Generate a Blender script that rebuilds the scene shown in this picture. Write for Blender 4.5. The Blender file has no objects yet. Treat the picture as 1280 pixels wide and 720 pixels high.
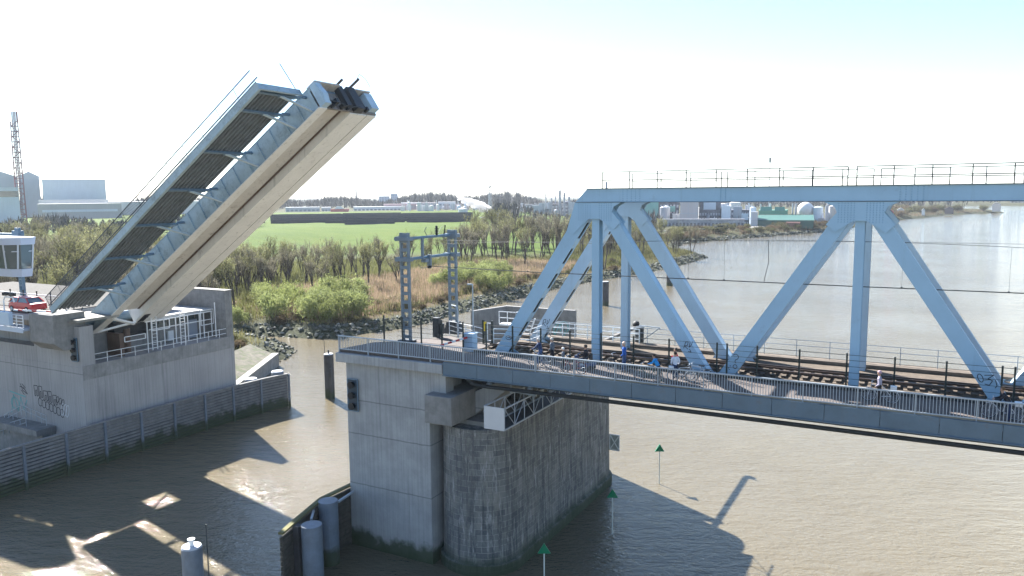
import bpy, bmesh, math, random
import numpy as np
from mathutils import Vector, Matrix
random.seed(7); np.random.seed(7)
S = bpy.context.scene
COL = S.collection
PI = math.pi
RAD = math.radians

# ---------------------------------------------------------------- camera
CAM = Vector((0, 0, 25.85))
def cam_axes(yaw, pitch, roll):
    y, p, r = RAD(yaw), RAD(pitch), RAD(roll)
    f = Vector((-math.sin(y)*math.cos(p), math.cos(y)*math.cos(p), -math.sin(p)))
    a = Vector((math.cos(y), math.sin(y), 0)); u = a.cross(f)
    return a*math.cos(r)+u*math.sin(r), -a*math.sin(r)+u*math.cos(r), f
_r, _u, _f = cam_axes(28.339, 6.837, -0.499)
cd = bpy.data.cameras.new('camera'); cam = bpy.data.objects.new('camera', cd); COL.objects.link(cam)
cd.sensor_width = 36; cd.lens = 36*970.02/1280; cd.clip_start = .5; cd.clip_end = 20000
cam.matrix_world = Matrix(((_r.x, _u.x, -_f.x, CAM.x), (_r.y, _u.y, -_f.y, CAM.y), (_r.z, _u.z, -_f.z, CAM.z), (0, 0, 0, 1)))
S.camera = cam
# ---------------------------------------------------------------- sky, sun, exposure
SUN_EL, SUN_AZ = 38.2, -61.9           # azimuth from +Y towards +X
w = bpy.data.worlds.new('World'); S.world = w; w.use_nodes = True
nt = w.node_tree; nt.nodes.clear()
sky = nt.nodes.new('ShaderNodeTexSky'); sky.sky_type = 'NISHITA'; sky.sun_disc = False
sky.sun_elevation = RAD(SUN_EL); sky.sun_rotation = RAD(SUN_AZ); sky.altitude = 0; sky.air_density = 1.0; sky.dust_density = .1; sky.ozone_density = 4.0
bg = nt.nodes.new('ShaderNodeBackground'); bg.inputs['Strength'].default_value = .062
wo = nt.nodes.new('ShaderNodeOutputWorld'); nt.links.new(sky.outputs[0], bg.inputs[0]); nt.links.new(bg.outputs[0], wo.inputs[0])
sl = bpy.data.lights.new('sun', 'SUN'); sl.energy = 4.9; sl.angle = RAD(.53); sl.color = (1, .965, .91)
sun = bpy.data.objects.new('sun', sl); COL.objects.link(sun)
_e, _a = RAD(SUN_EL), RAD(SUN_AZ)
SUNDIR = Vector((math.sin(_a)*math.cos(_e), math.cos(_a)*math.cos(_e), math.sin(_e)))
sun.rotation_euler = SUNDIR.to_track_quat('Z', 'Y').to_euler()
S.view_settings.view_transform = 'Standard'; S.view_settings.look = 'None'
S.view_settings.exposure = 2.15; S.view_settings.gamma = 1
S.view_settings.use_curve_mapping = False
S.render.engine = 'CYCLES'
try:
    S.cycles.max_bounces = 6; S.cycles.transparent_max_bounces = 12; S.cycles.volume_bounces = 0
    S.cycles.caustics_reflective = False; S.cycles.caustics_refractive = False
except Exception: pass

# ---------------------------------------------------------------- materials
MATS = {}
def mat(name, col, rough=.7, metal=0., spec=.4, var=.0, scale=1., streak=0., bump=0., bscale=8., extra=None, alpha=None):
    """procedural Principled: base colour broken by noise patches (var) and by vertical run-off streaks"""
    if name in MATS: return MATS[name]
    m = bpy.data.materials.new(name); m.use_nodes = True; t = m.node_tree; N = t.nodes; L = t.links
    b = N['Principled BSDF']; b.inputs['Roughness'].default_value = rough; b.inputs['Metallic'].default_value = metal
    b.inputs['Specular IOR Level'].default_value = spec
    geo = N.new('ShaderNodeNewGeometry')
    rgb = N.new('ShaderNodeRGB'); rgb.outputs[0].default_value = (*col, 1); out = rgb.outputs[0]
    def mixmul(src, fac_out, dark, light, strength):
        mr = N.new('ShaderNodeMapRange'); mr.inputs['From Min'].default_value = .3; mr.inputs['From Max'].default_value = .7
        mr.inputs['To Min'].default_value = dark; mr.inputs['To Max'].default_value = light; L.new(fac_out, mr.inputs[0])
        vm = N.new('ShaderNodeVectorMath'); vm.operation = 'SCALE'; L.new(src, vm.inputs[0]); L.new(mr.outputs[0], vm.inputs['Scale'])
        return vm.outputs[0]
    if var:
        n = N.new('ShaderNodeTexNoise'); n.inputs['Scale'].default_value = scale; n.inputs['Detail'].default_value = 6; n.inputs['Roughness'].default_value = .65
        L.new(geo.outputs['Position'], n.inputs['Vector']); out = mixmul(out, n.outputs[0], 1-var, 1+var, 1)
    if streak:
        mp = N.new('ShaderNodeMapping'); mp.inputs['Scale'].default_value = (2.2, 2.2, .12); L.new(geo.outputs['Position'], mp.inputs[0])
        n = N.new('ShaderNodeTexNoise'); n.inputs['Scale'].default_value = 1.; n.inputs['Detail'].default_value = 5; n.inputs['Roughness'].default_value = .7
        L.new(mp.outputs[0], n.inputs['Vector']); out = mixmul(out, n.outputs[0], 1-streak, 1+streak*.6, 1)
    if extra: out = extra(N, L, geo, out, b)
    L.new(out, b.inputs['Base Color'])
    if bump:
        n = N.new('ShaderNodeTexNoise'); n.inputs['Scale'].default_value = bscale; n.inputs['Detail'].default_value = 5
        L.new(geo.outputs['Position'], n.inputs['Vector'])
        bp = N.new('ShaderNodeBump'); bp.inputs['Strength'].default_value = bump; bp.inputs['Distance'].default_value = .05
        L.new(n.outputs[0], bp.inputs['Height']); L.new(bp.outputs[0], b.inputs['Normal'])
    if alpha is not None: b.inputs['Alpha'].default_value = alpha
    MATS[name] = m; return m
def ramp(N, L, fac, stops):
    r = N.new('ShaderNodeValToRGB'); e = r.color_ramp.elements
    while len(e) < len(stops): e.new(.5)
    for k, (p, c) in enumerate(stops):
        e[k].position = p; e[k].color = (*c, 1) if not isinstance(c, (int, float)) else (c, c, c, 1)
    L.new(fac, r.inputs[0]); return r.outputs[0]
def noise(N, L, vec, scale, detail=5, rough=.6, sc=None):
    if sc:
        mp = N.new('ShaderNodeMapping'); mp.inputs['Scale'].default_value = sc; L.new(vec, mp.inputs[0]); vec = mp.outputs[0]
    n = N.new('ShaderNodeTexNoise'); n.inputs['Scale'].default_value = scale; n.inputs['Detail'].default_value = detail; n.inputs['Roughness'].default_value = rough
    L.new(vec, n.inputs['Vector']); return n.outputs[0]
def mixc(N, L, fac, a, b_, mode='MIX'):
    m = N.new('ShaderNodeMix'); m.data_type = 'RGBA'; m.blend_type = mode
    if isinstance(fac, (int, float)): m.inputs[0].default_value = fac
    else: L.new(fac, m.inputs[0])
    for i, v in ((6, a), (7, b_)):
        if isinstance(v, tuple): m.inputs[i].default_value = (*v, 1)
        else: L.new(v, m.inputs[i])
    return m.outputs[2]
def sepz(N, L, vec):
    s = N.new('ShaderNodeSeparateXYZ'); L.new(vec, s.inputs[0]); return s.outputs

# ---------------------------------------------------------------- mesh builder
ORG = {}
def org(o):
    v = Vector((0, 0, 0))
    while o is not None:
        v += Vector(o.location); o = o.parent
    return v
class MB:
    def __init__(s, T=None): s.v = []; s.f = []; s.T = T; s.uv = {}; s.smooth = False
    def add(s, vs, fs):
        n = len(s.v); s.v += [tuple(s.T(*p)) if s.T else tuple(p) for p in vs]; s.f += [tuple(i+n for i in f) for f in fs]; return s
    def box(s, x0, x1, y0, y1, z0, z1):
        return s.add([(x0,y0,z0),(x1,y0,z0),(x1,y1,z0),(x0,y1,z0),(x0,y0,z1),(x1,y0,z1),(x1,y1,z1),(x0,y1,z1)],
                     [(0,3,2,1),(4,5,6,7),(0,1,5,4),(1,2,6,5),(2,3,7,6),(3,0,4,7)])
    def beam(s, p, q, a, b=None, up=(0,0,1)):
        """rectangular bar p->q, a across, b along 'up'"""
        b = a if b is None else b
        p, q, up = Vector(p), Vector(q), Vector(up); d = (q-p).normalized()
        x = d.cross(up)
        if x.length < 1e-4: x = d.cross(Vector((0, 1, 0)))
        x.normalize(); y = x.cross(d); x *= a/2; y *= b/2
        return s.add([p-x-y, p+x-y, p+x+y, p-x+y, q-x-y, q+x-y, q+x+y, q-x+y], [(0,3,2,1),(4,5,6,7),(0,1,5,4),(1,2,6,5),(2,3,7,6),(3,0,4,7)])
    def cyl(s, p, q, r0, r1=None, n=10, caps=True):
        r1 = r0 if r1 is None else r1
        p, q = Vector(p), Vector(q); d = (q-p).normalized()
        x = d.cross(Vector((0, 0, 1)))
        if x.length < 1e-4: x = Vector((1, 0, 0))
        x.normalize(); y = d.cross(x); vs = []
        for c, r in ((p, r0), (q, r1)):
            for k in range(n):
                a = 2*PI*k/n; vs.append(c+x*(r*math.cos(a))+y*(r*math.sin(a)))
        fs = [(k, (k+1) % n, n+(k+1) % n, n+k) for k in range(n)]
        if caps: fs += [tuple(range(n))[::-1], tuple(range(n, 2*n))]
        return s.add(vs, fs)
    def tube(s, pts, r, n=6):
        for a, b in zip(pts[:-1], pts[1:]): s.cyl(a, b, r, r, n)
        return s
    def prism(s, poly, axis, a, b):
        """poly in the two other axes, extruded from a to b along axis"""
        def P(u, v, t): return {'x': (t, u, v), 'y': (u, t, v), 'z': (u, v, t)}[axis]
        n = len(poly); vs = [P(u, v, a) for u, v in poly]+[P(u, v, b) for u, v in poly]
        fs = [tuple(range(n)), tuple(range(2*n-1, n-1, -1))]+[(k, n+k, n+(k+1) % n, (k+1) % n) for k in range(n)]
        return s.add(vs, fs)
    def sphere(s, c, r, n=10, m=6, sc=(1,1,1)):
        vs = []; fs = []
        for i in range(m+1):
            t = PI*i/m
            for k in range(n):
                a = 2*PI*k/n; vs.append((c[0]+sc[0]*r*math.sin(t)*math.cos(a), c[1]+sc[1]*r*math.sin(t)*math.sin(a), c[2]+sc[2]*r*math.cos(t)))
        for i in range(m):
            for k in range(n): fs.append((i*n+k, (i+1)*n+k, (i+1)*n+(k+1) % n, i*n+(k+1) % n))
        return s.add(vs, fs)
    def build(s, name, m, parent=None, smooth=False, bevel=0, label=None, kind=None, fix=True):
        me = bpy.data.meshes.new(name)
        o = bpy.data.objects.new(name, me); COL.objects.link(o)
        off = org(parent) if parent is not None else Vector((0, 0, 0))
        if parent is not None: o.parent = parent
        me.from_pydata([(x-off.x, y-off.y, z-off.z) for x, y, z in s.v], [], s.f); me.update()
        if fix:
            b = bmesh.new(); b.from_mesh(me); bmesh.ops.recalc_face_normals(b, faces=b.faces); b.to_mesh(me); b.free()
        me.materials.append(m)
        if smooth: me.polygons.foreach_set('use_smooth', [True]*len(me.polygons))
        if bevel:
            md = o.modifiers.new('bevel', 'BEVEL'); md.width = bevel; md.segments = 2; md.limit_method = 'ANGLE'
        if label: o['label'] = label
        if kind: o['kind'] = kind
        return o
def tag(o, label, cat, group=None):
    o['label'] = label; o['category'] = cat
    if group: o['group'] = group
    return o
def thing(name, label, cat, loc=(0, 0, 0), rz=0, group=None):
    o = bpy.data.objects.new(name, None); COL.objects.link(o); o.location = loc; o.rotation_euler = (0, 0, rz); o.empty_display_size = .3
    return tag(o, label, cat, group)
def structure(o): o['kind'] = 'structure'; return o
def children(o): return [c for c in ALLCH.get(o.name, [])] if False else list(o.children)
def copy_tree(o, parent=None):
    c = o.copy(); COL.objects.link(c)
    if parent is not None: c.parent = parent
    for ch in list(o.children): copy_tree(ch, c)
    return c

# shared paints
def concrete_extra(boards=.5, zlow=None, lifts=None, tint=(.5, .5, .5)):
    def f(N, L, geo, out, b):
        pos = geo.outputs['Position']; z = sepz(N, L, pos)
        # board-marked formwork: narrow vertical stripes
        wv = noise(N, L, pos, 1., 2, .5, (3.2, 3.2, .02))
        out = mixc(N, L, ramp(N, L, wv, [(.44, 0.), (.5, boards*.6), (.56, 0.)]), out, (.13, .135, .14))
        big = noise(N, L, pos, .35, 4, .6)
        out = mixc(N, L, ramp(N, L, big, [(.35, .0), (.7, .35)]), out, (.12, .125, .13))
        drip = noise(N, L, pos, 1., 6, .75, (1.6, 1.6, .06))
        out = mixc(N, L, ramp(N, L, drip, [(.55, 0.), (.72, .45)]), out, (.07, .075, .08))
        pale = noise(N, L, pos, 1., 6, .75, (2.6, 2.6, .18))
        out = mixc(N, L, ramp(N, L, pale, [(.62, 0.), (.75, .35)]), out, (.5, .5, .48))
        if lifts:    # day joints
            for zz in lifts:
                d = N.new('ShaderNodeMath'); d.operation = 'SUBTRACT'; L.new(z[2], d.inputs[0]); d.inputs[1].default_value = zz
                wob = noise(N, L, pos, 1.3, 3); mm = N.new('ShaderNodeMath'); mm.operation = 'MULTIPLY_ADD'; L.new(wob, mm.inputs[0]); mm.inputs[1].default_value = .12; L.new(d.outputs[0], mm.inputs[2])
                ab = N.new('ShaderNodeMath'); ab.operation = 'ABSOLUTE'; L.new(mm.outputs[0], ab.inputs[0])
                out = mixc(N, L, ramp(N, L, ab.outputs[0], [(.015, .5), (.06, 0.)]), out, (.05, .055, .06))
        if zlow is not None:   # tide line: dark wet, green algae
            wob = noise(N, L, pos, .8, 4); mm = N.new('ShaderNodeMath'); mm.operation = 'MULTIPLY_ADD'; L.new(wob, mm.inputs[0]); mm.inputs[1].default_value = -2.4; L.new(z[2], mm.inputs[2])
            mr = N.new('ShaderNodeMapRange'); mr.inputs[1].default_value = zlow-1.3; mr.inputs[2].default_value = zlow; L.new(mm.outputs[0], mr.inputs[0])
            out = mixc(N, L, ramp(N, L, mr.outputs[0], [(.0, 1.), (.55, .9), (1., 0.)]), out, (.035, .05, .025))
        return out
    return f
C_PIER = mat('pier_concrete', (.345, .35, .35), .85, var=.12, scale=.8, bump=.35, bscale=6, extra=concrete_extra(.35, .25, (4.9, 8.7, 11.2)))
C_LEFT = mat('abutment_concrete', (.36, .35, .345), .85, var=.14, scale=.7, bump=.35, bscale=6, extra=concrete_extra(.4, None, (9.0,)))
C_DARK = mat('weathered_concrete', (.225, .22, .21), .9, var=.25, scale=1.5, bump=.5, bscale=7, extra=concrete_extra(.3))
C_PALE = mat('plain_screed', (.24, .23, .205), .85, var=.2, scale=1.1, bump=.3)  # mottled screed tone for the slab and copings
def masonry_extra(N, L, geo, out, b):
    uv = N.new('ShaderNodeUVMap'); pos = geo.outputs['Position']; z = sepz(N, L, pos)
    wn = N.new('ShaderNodeTexNoise'); wn.inputs['Scale'].default_value = 1.3; wn.inputs['Detail'].default_value = 4; L.new(pos, wn.inputs['Vector'])
    wv2 = N.new('ShaderNodeVectorMath'); wv2.operation = 'SCALE'; wv2.inputs['Scale'].default_value = .16; L.new(wn.outputs['Color'], wv2.inputs[0])
    wa = N.new('ShaderNodeVectorMath'); wa.operation = 'ADD'; L.new(uv.outputs[0], wa.inputs[0]); L.new(wv2.outputs[0], wa.inputs[1])
    br = N.new('ShaderNodeTexBrick'); L.new(wa.outputs[0], br.inputs[0])
    br.inputs['Scale'].default_value = 1; br.inputs['Brick Width'].default_value = .95; br.inputs['Row Height'].default_value = .42; br.inputs['Mortar Size'].default_value = .028
    br.inputs['Color1'].default_value = (.20, .20, .19, 1); br.inputs['Color2'].default_value = (.10, .104, .108, 1); br.inputs['Mortar'].default_value = (.27, .268, .255, 1)
    br.inputs['Mortar Smooth'].default_value = .3; br.inputs['Bias'].default_value = -.1
    o = br.outputs[0]
    st = noise(N, L, pos, 1., 8, .8, (2.4, 2.4, .20))
    o = mixc(N, L, ramp(N, L, st, [(.46, 0.), (.56, .72)]), o, (.045, .05, .055))
    st3 = noise(N, L, pos, 1., 7, .8, (.6, .6, .35))
    o = mixc(N, L, ramp(N, L, st3, [(.48, 0.), (.66, .6)]), o, (.26, .245, .21))
    st2 = noise(N, L, pos, 1., 8, .82, (3.2, 3.2, .45))
    o = mixc(N, L, ramp(N, L, st2, [(.54, 0.), (.62, .75)]), o, (.40, .40, .385))
    wob = noise(N, L, pos, .5, 5); mm = N.new('ShaderNodeMath'); mm.operation = 'MULTIPLY_ADD'; L.new(wob, mm.inputs[0]); mm.inputs[1].default_value = -1.6; L.new(z[2], mm.inputs[2])
    mr = N.new('ShaderNodeMapRange'); mr.inputs[1].default_value = -1.0; mr.inputs[2].default_value = .7; L.new(mm.outputs[0], mr.inputs[0])
    o = mixc(N, L, ramp(N, L, mr.outputs[0], [(.0, .95), (.5, .85), (1., 0.)]), o, (.03, .045, .02))
    bp = N.new('ShaderNodeBump'); bp.inputs['Strength'].default_value = .8; bp.inputs['Distance'].default_value = .06
    add = N.new('ShaderNodeMath'); add.operation = 'MULTIPLY_ADD'; L.new(br.outputs['Fac'], add.inputs[0]); add.inputs[1].default_value = -1.; L.new(noise(N, L, pos, 7, 6), add.inputs[2])
    L.new(add.outputs[0], bp.inputs['Height']); L.new(bp.outputs[0], b.inputs['Normal'])
    return o
STONE = mat('ashlar_stone', (.2, .2, .2), .85, extra=masonry_extra)
def rusty(amount, col=(.10, .045, .02), lo=.58):
    def f(N, L, geo, out, b):
        pos = geo.outputs['Position']
        n = noise(N, L, pos, .9, 8, .8); out = mixc(N, L, ramp(N, L, n, [(lo, 0.), (lo+.16, amount)]), out, col)
        n = noise(N, L, pos, 1., 6, .75, (2.5, 2.5, .15)); return mixc(N, L, ramp(N, L, n, [(.55, 0.), (.75, amount*.7)]), out, (.1, .12, .12))
    return f
BLUE = mat('light_blue_paint', (.29, .455, .595), .45, spec=.5, var=.06, scale=.5, extra=rusty(.25))
BLUE2 = mat('faded_blue_paint', (.38, .48, .57), .5, spec=.45, var=.08, scale=.5, extra=rusty(.25))
LEAFBLUE = mat('leaf_blue_paint', (.31, .405, .455), .5, spec=.45, var=.15, scale=.5, extra=rusty(.5, (.09, .10, .09), .5))
CREAM = mat('leaf_underside_paint', (.74, .73, .705), .55, var=.08, scale=.4, extra=rusty(.75, (.16, .10, .06), .60))
SHADED_SOFFIT = mat('shaded_soffit_paint', (.60, .57, .53), .6, var=.1, scale=.5, extra=rusty(.8, (.14, .09, .06), .56))  # underside cream darkened to paint in the recess shadow, plus rust patches
BROWNRUST = mat('rusty_recess_paint', (.11, .07, .05), .7, var=.3, scale=.6)
FASCIA = mat('fascia_paint', (.095, .145, .19), .5, spec=.45, var=.15, scale=.9, extra=rusty(.5))
PORTAL = mat('portal_steel', (.15, .19, .225), .5, spec=.45, var=.12, scale=.8)
GREYBLUE = mat('grey_blue_steel', (.115, .185, .25), .5, spec=.45, var=.12, scale=.8, extra=rusty(.4))
RAILM = mat('galvanised_railing', (.34, .385, .43), .45, metal=.3, var=.1, scale=2)
WHITE = mat('white_paint', (.72, .73, .73), .45, var=.06, scale=2)
DARKST = mat('dark_steel', (.035, .04, .045), .55, metal=.2, var=.2, scale=2)
DKGREEN = mat('dark_green_paint', (.018, .028, .025), .5)
BLACK = mat('black_rubber', (.015, .015, .017), .6)
DECKM = mat('leaf_deck_underside', (.13, .155, .18), .7, var=.25, scale=1.2)
ASPH = mat('path_surface', (.10, .084, .077), .9, var=.14, scale=1.6, bump=.3, bscale=30)
BALLAST = mat('ballast_boards', (.10, .078, .058), .95, var=.3, scale=2.2, bump=.6, bscale=20)
RUSTRAIL = mat('rail_steel', (.09, .06, .045), .45, metal=.5)
WOOD = mat('sleeper_wood', (.085, .066, .050), .9, var=.3, scale=4)
TIMBER = mat('fender_timber', (.16, .165, .17), .85, var=.3, scale=1.4, bump=.5, bscale=12, extra=concrete_extra(.0, .45))
PILE = mat('pile_steel', (.13, .165, .21), .55, var=.2, scale=1.3, extra=concrete_extra(.0, .1))
PILEDK = mat('dark_pile', (.05, .05, .055), .8, var=.3, scale=1.3, extra=concrete_extra(.0, .1))
RED = mat('red_paint', (.45, .02, .03), .35, spec=.5)
GREENM = mat('beacon_green', (.0, .16, .075), .45)
GLASS = mat('dark_window_glass', (.05, .075, .085), .08, spec=.8)
YELLOW = mat('yellow_paint', (.75, .5, .03), .5)
GRAF = mat('graffiti_black', (.03, .03, .04), .7); GRAFW = mat('graffiti_white', (.6, .63, .68), .7); GRAFT = mat('graffiti_teal', (.12, .33, .33), .7)
# ---------------------------------------------------------------- river
def water_mat():
    m = bpy.data.materials.new('river_water'); m.use_nodes = True; t = m.node_tree; N = t.nodes; L = t.links
    b = N['Principled BSDF']; geo = N.new('ShaderNodeNewGeometry'); pos = geo.outputs['Position']
    b.inputs['Roughness'].default_value = .025; b.inputs['Specular IOR Level'].default_value = .5; b.inputs['IOR'].default_value = 1.33
    n = noise(N, L, pos, .012, 5, .6, (1, 1.8, 1))
    c = ramp(N, L, n, [(.35, (.122, .101, .066)), (.65, (.154, .131, .089))]); L.new(c, b.inputs['Base Color'])
    rt = N.new('ShaderNodeMapping'); rt.inputs['Rotation'].default_value = (0, 0, RAD(-24)); L.new(pos, rt.inputs[0]); wp = rt.outputs[0]
    h1 = noise(N, L, wp, .85, 5, .6, (.6, 1.2, 1)); h2 = noise(N, L, wp, 3.4, 3, .6, (.75, 1.1, 1)); h3 = noise(N, L, wp, .22, 2, .5, (.7, 1.2, 1))
    gust = ramp(N, L, noise(N, L, pos, .05, 3, .5), [(.3, .6), (.7, 1.)])
    a = N.new('ShaderNodeMath'); a.operation = 'MULTIPLY_ADD'; L.new(h2, a.inputs[0]); a.inputs[1].default_value = .42; L.new(h1, a.inputs[2])
    a3 = N.new('ShaderNodeMath'); a3.operation = 'MULTIPLY_ADD'; L.new(h3, a3.inputs[0]); a3.inputs[1].default_value = .8; L.new(a.outputs[0], a3.inputs[2])
    a2 = N.new('ShaderNodeMath'); a2.operation = 'MULTIPLY'; L.new(a3.outputs[0], a2.inputs[0]); L.new(gust, a2.inputs[1])
    bp = N.new('ShaderNodeBump'); bp.inputs['Strength'].default_value = 1.; bp.inputs['Distance'].default_value = .215
    L.new(a2.outputs[0], bp.inputs['Height']); L.new(bp.outputs[0], b.inputs['Normal'])
    return m
WATER = water_mat()
wm = MB(); wm.add([(-6000, -600, 0), (4000, -600, 0), (4000, 7000, 0), (-6000, 7000, 0)], [(0, 1, 2, 3)])
structure(wm.build('river_water', WATER))

# ---------------------------------------------------------------- land: one height field, shoreline polygon
SHORE = [(-140, -600), (-135, 0), (-118, 44), (-86, 60), (-78, 64), (-77.5, 70), (-82.3, 73.8), (-90.2, 88.3), (-90.4, 91.6), (-94.4, 96.9), (-100.2, 99.7), (-104.1, 100.3), (-111.8, 102.4), (-106.4, 104.8), (-98.7, 105.6), (-93.7, 108.8), (-93.7, 113.3), (-91.5, 118.2), (-90.6, 121.6), (-89.4, 129.6), (-90.3, 138.4), (-90.1, 147.9), (-90.1, 171.2), (-90.1, 195.2), (-87.8, 216.1), (-83.8, 233.0), (-81.4, 248.0), (-79.0, 274.5), (-78.7, 313.3), (-86.4, 323.7), (-97.0, 334.1), (-106.4, 363.5), (-112.2, 393.5), (-107.9, 403.6), (-105.0, 425.7), (-91.7, 459.5), (-85.0, 479.0), (-62.0, 537.8), (-50, 610), (-46.6, 673.8), (-29.7, 795.2), (-7.5, 848.1), (14.3, 966.4), (57.3, 1048.9), (78, 1075), (70, 1130), (20, 1230), (-20, 1400), (40, 1560), (400, 1590), (1500, 1500), (4000, 1300), (4000, 7000), (-6000, 7000), (-6000, -600)]
SH = np.array(SHORE, float)
def inside(P):
    x, y = P[:, 0], P[:, 1]; c = np.zeros(len(P), bool); j = len(SH)-1
    for i in range(len(SH)):
        xi, yi = SH[i]; xj, yj = SH[j]
        hit = ((yi > y) != (yj > y)) & (x < (xj-xi)*(y-yi)/(yj-yi+1e-12)+xi); c ^= hit; j = i
    return c
def sdist(P):
    d = np.full(len(P), 1e9); n = len(SH)
    for i in range(n-3):
        a, b_ = SH[i], SH[i+1]; ab = b_-a; t = np.clip(((P-a)@ab)/(ab@ab), 0, 1)
        q = a+t[:, None]*ab; d = np.minimum(d, np.hypot(*(P-q).T))
    return np.where(inside(P), d, -d)
def sstep(a, b_, x): t = np.clip((x-a)/(b_-a), 0, 1); return t*t*(3-2*t)
def polar(P): return np.hypot(P[:, 0], P[:, 1]), np.degrees(np.arctan2(P[:, 0], P[:, 1]))
def land_h(P):
    d = sdist(P); r, az = polar(P)
    h = np.interp(d, [-8, -1, 0, 2, 6, 14, 40], [-4, -.6, 0, 1.1, 1.9, 2.4, 2.8])
    wob = .25*np.sin(P[:, 0]*.11)*np.cos(P[:, 1]*.07)+.12*np.sin(P[:, 0]*.37+1)*np.sin(P[:, 1]*.31)
    h = h+np.where(d > 4, wob, 0)
    hill = 6.6*sstep(300, 430, r+12*np.sin(az*.5))*sstep(-23.5, -28, az)*sstep(40, 90, d)   # green dike west of the river
    h = h+hill
    h = h+sstep(-22, -18, az)*sstep(2, 25, d)*1.2*sstep(380, 450, r)
    return h, d
TH = np.radians(np.linspace(-100, 62, 560)); RR = 55*np.exp(np.linspace(0, math.log(6200/55), 300))
tt, rr = np.meshgrid(TH, RR, indexing='ij')
PX = (rr*np.sin(tt)).ravel(); PY = (rr*np.cos(tt)).ravel()
HZ, DD = land_h(np.c_[PX, PY])
na, nr = tt.shape
idx = np.arange(na*nr).reshape(na, nr)
quads = np.stack([idx[:-1, :-1], idx[1:, :-1], idx[1:, 1:], idx[:-1, 1:]], -1).reshape(-1, 4)
quads = quads[HZ[quads].max(1) > -3.5]
used = np.unique(quads); remap = np.full(na*nr, -1); remap[used] = np.arange(len(used)); quads = remap[quads]
V = np.c_[PX, PY, HZ][used]; D_ = DD[used]
me = bpy.data.meshes.new('ground'); me.from_pydata(V.tolist(), [], quads[:, ::-1].tolist()); me.update()
# land use: R grass field, G reed, B riprap stone
r_, az_ = polar(V[:, :2]); zone = np.zeros((len(V), 4)); zone[:, 3] = 1
zone[:, 0] = sstep(285, 330, r_)*sstep(-22.5, -26, az_)*sstep(950, 800, r_)
zone[:, 1] = ((D_ > 4) & (V[:, 1] > 112) & (V[:, 1] < 260) & (D_ < 60))*1.
zone[:, 2] = sstep(7.5, 5, D_)*((V[:, 1] > 88))
ca = me.color_attributes.new('landuse', 'FLOAT_COLOR', 'POINT'); ca.data.foreach_set('color', zone.ravel())
gm = bpy.data.materials.new('bank_ground'); gm.use_nodes = True; N = gm.node_tree.nodes; L = gm.node_tree.links
b = N['Principled BSDF']; b.inputs['Roughness'].default_value = .95; b.inputs['Specular IOR Level'].default_value = .1
geo = N.new('ShaderNodeNewGeometry'); pos = geo.outputs['Position']; at = N.new('ShaderNodeAttribute'); at.attribute_name = 'landuse'; sc = N.new('ShaderNodeSeparateColor'); L.new(at.outputs['Color'], sc.inputs[0])
base = ramp(N, L, noise(N, L, pos, .16, 8, .75), [(.30, (.035, .029, .017)), (.45, (.055, .048, .026)), (.56, (.045, .054, .02)), (.70, (.07, .06, .034))])
grass = ramp(N, L, noise(N, L, pos, .035, 7, .7, (1, 2.2, 1)), [(.30, (.040, .072, .004)), (.5, (.055, .092, .006)), (.7, (.078, .108, .012))])
reed = ramp(N, L, noise(N, L, pos, .25, 8, .7), [(.3, (.08, .052, .028)), (.7, (.13, .092, .052))])
rock = ramp(N, L, noise(N, L, pos, 1.4, 6, .8), [(.35, (.02, .022, .017)), (.5, (.05, .055, .028)), (.65, (.10, .10, .08))])
o = mixc(N, L, sc.outputs[1], base, reed); o = mixc(N, L, sc.outputs[0], o, grass); o = mixc(N, L, sc.outputs[2], o, rock)
L.new(o, b.inputs['Base Color'])
bp = N.new('ShaderNodeBump'); bp.inputs['Strength'].default_value = .6; bp.inputs['Distance'].default_value = .5; L.new(noise(N, L, pos, .6, 8, .7), bp.inputs['Height']); L.new(bp.outputs[0], b.inputs['Normal'])
me.materials.append(gm); me.polygons.foreach_set('use_smooth', [True]*len(me.polygons))
ground = bpy.data.objects.new('ground', me); COL.objects.link(ground); structure(ground)
def gz(x, y):
    h, d = land_h(np.array([[x, y]], float)); return float(h[0])
# ================================================================= main pier (right)
DK = 14.8     # deck level
pier = thing('concrete_pier', 'tall grey board-marked concrete pier block under the left end of the truss bridge', 'bridge pier', (-33.4, 46, 0))
m = MB()
m.prism([(-37.0, 43.05), (-29.75, 43.05), (-29.75, 49.4), (-32.9, 50.6), (-37.0, 46.0)], 'z', -1, 13.95)
m.build('pier_body', C_PIER, pier)
m = MB(); m.box(-29.745, -28.955, 43.05, 46.0, 10.5, 13.95); m.build('pier_shoulder', C_PIER, pier)
m = MB(); m.box(-29.7, -28.4, 49.9, 56.5, 10.2, 14.25); m.build('sun_block_wall', C_DARK, pier)  # hidden wall added only to keep sun off the bearing shelf
m = MB(); m.prism([(-37.55, 42.55), (-28.35, 42.55), (-28.35, 49.8), (-30.3, 49.75), (-33.1, 51.1), (-34.9, 47.9), (-37.0, 46.3), (-37.55, 43.6)], 'z', 13.955, 14.62); m.build('deck_slab', C_PIER, pier, bevel=.04)
m = MB(); m.box(-28.95, -28.35, 43.0, 44.0, 10.4, 13.95); m.build('bearing_column', C_PIER, pier)
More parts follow.
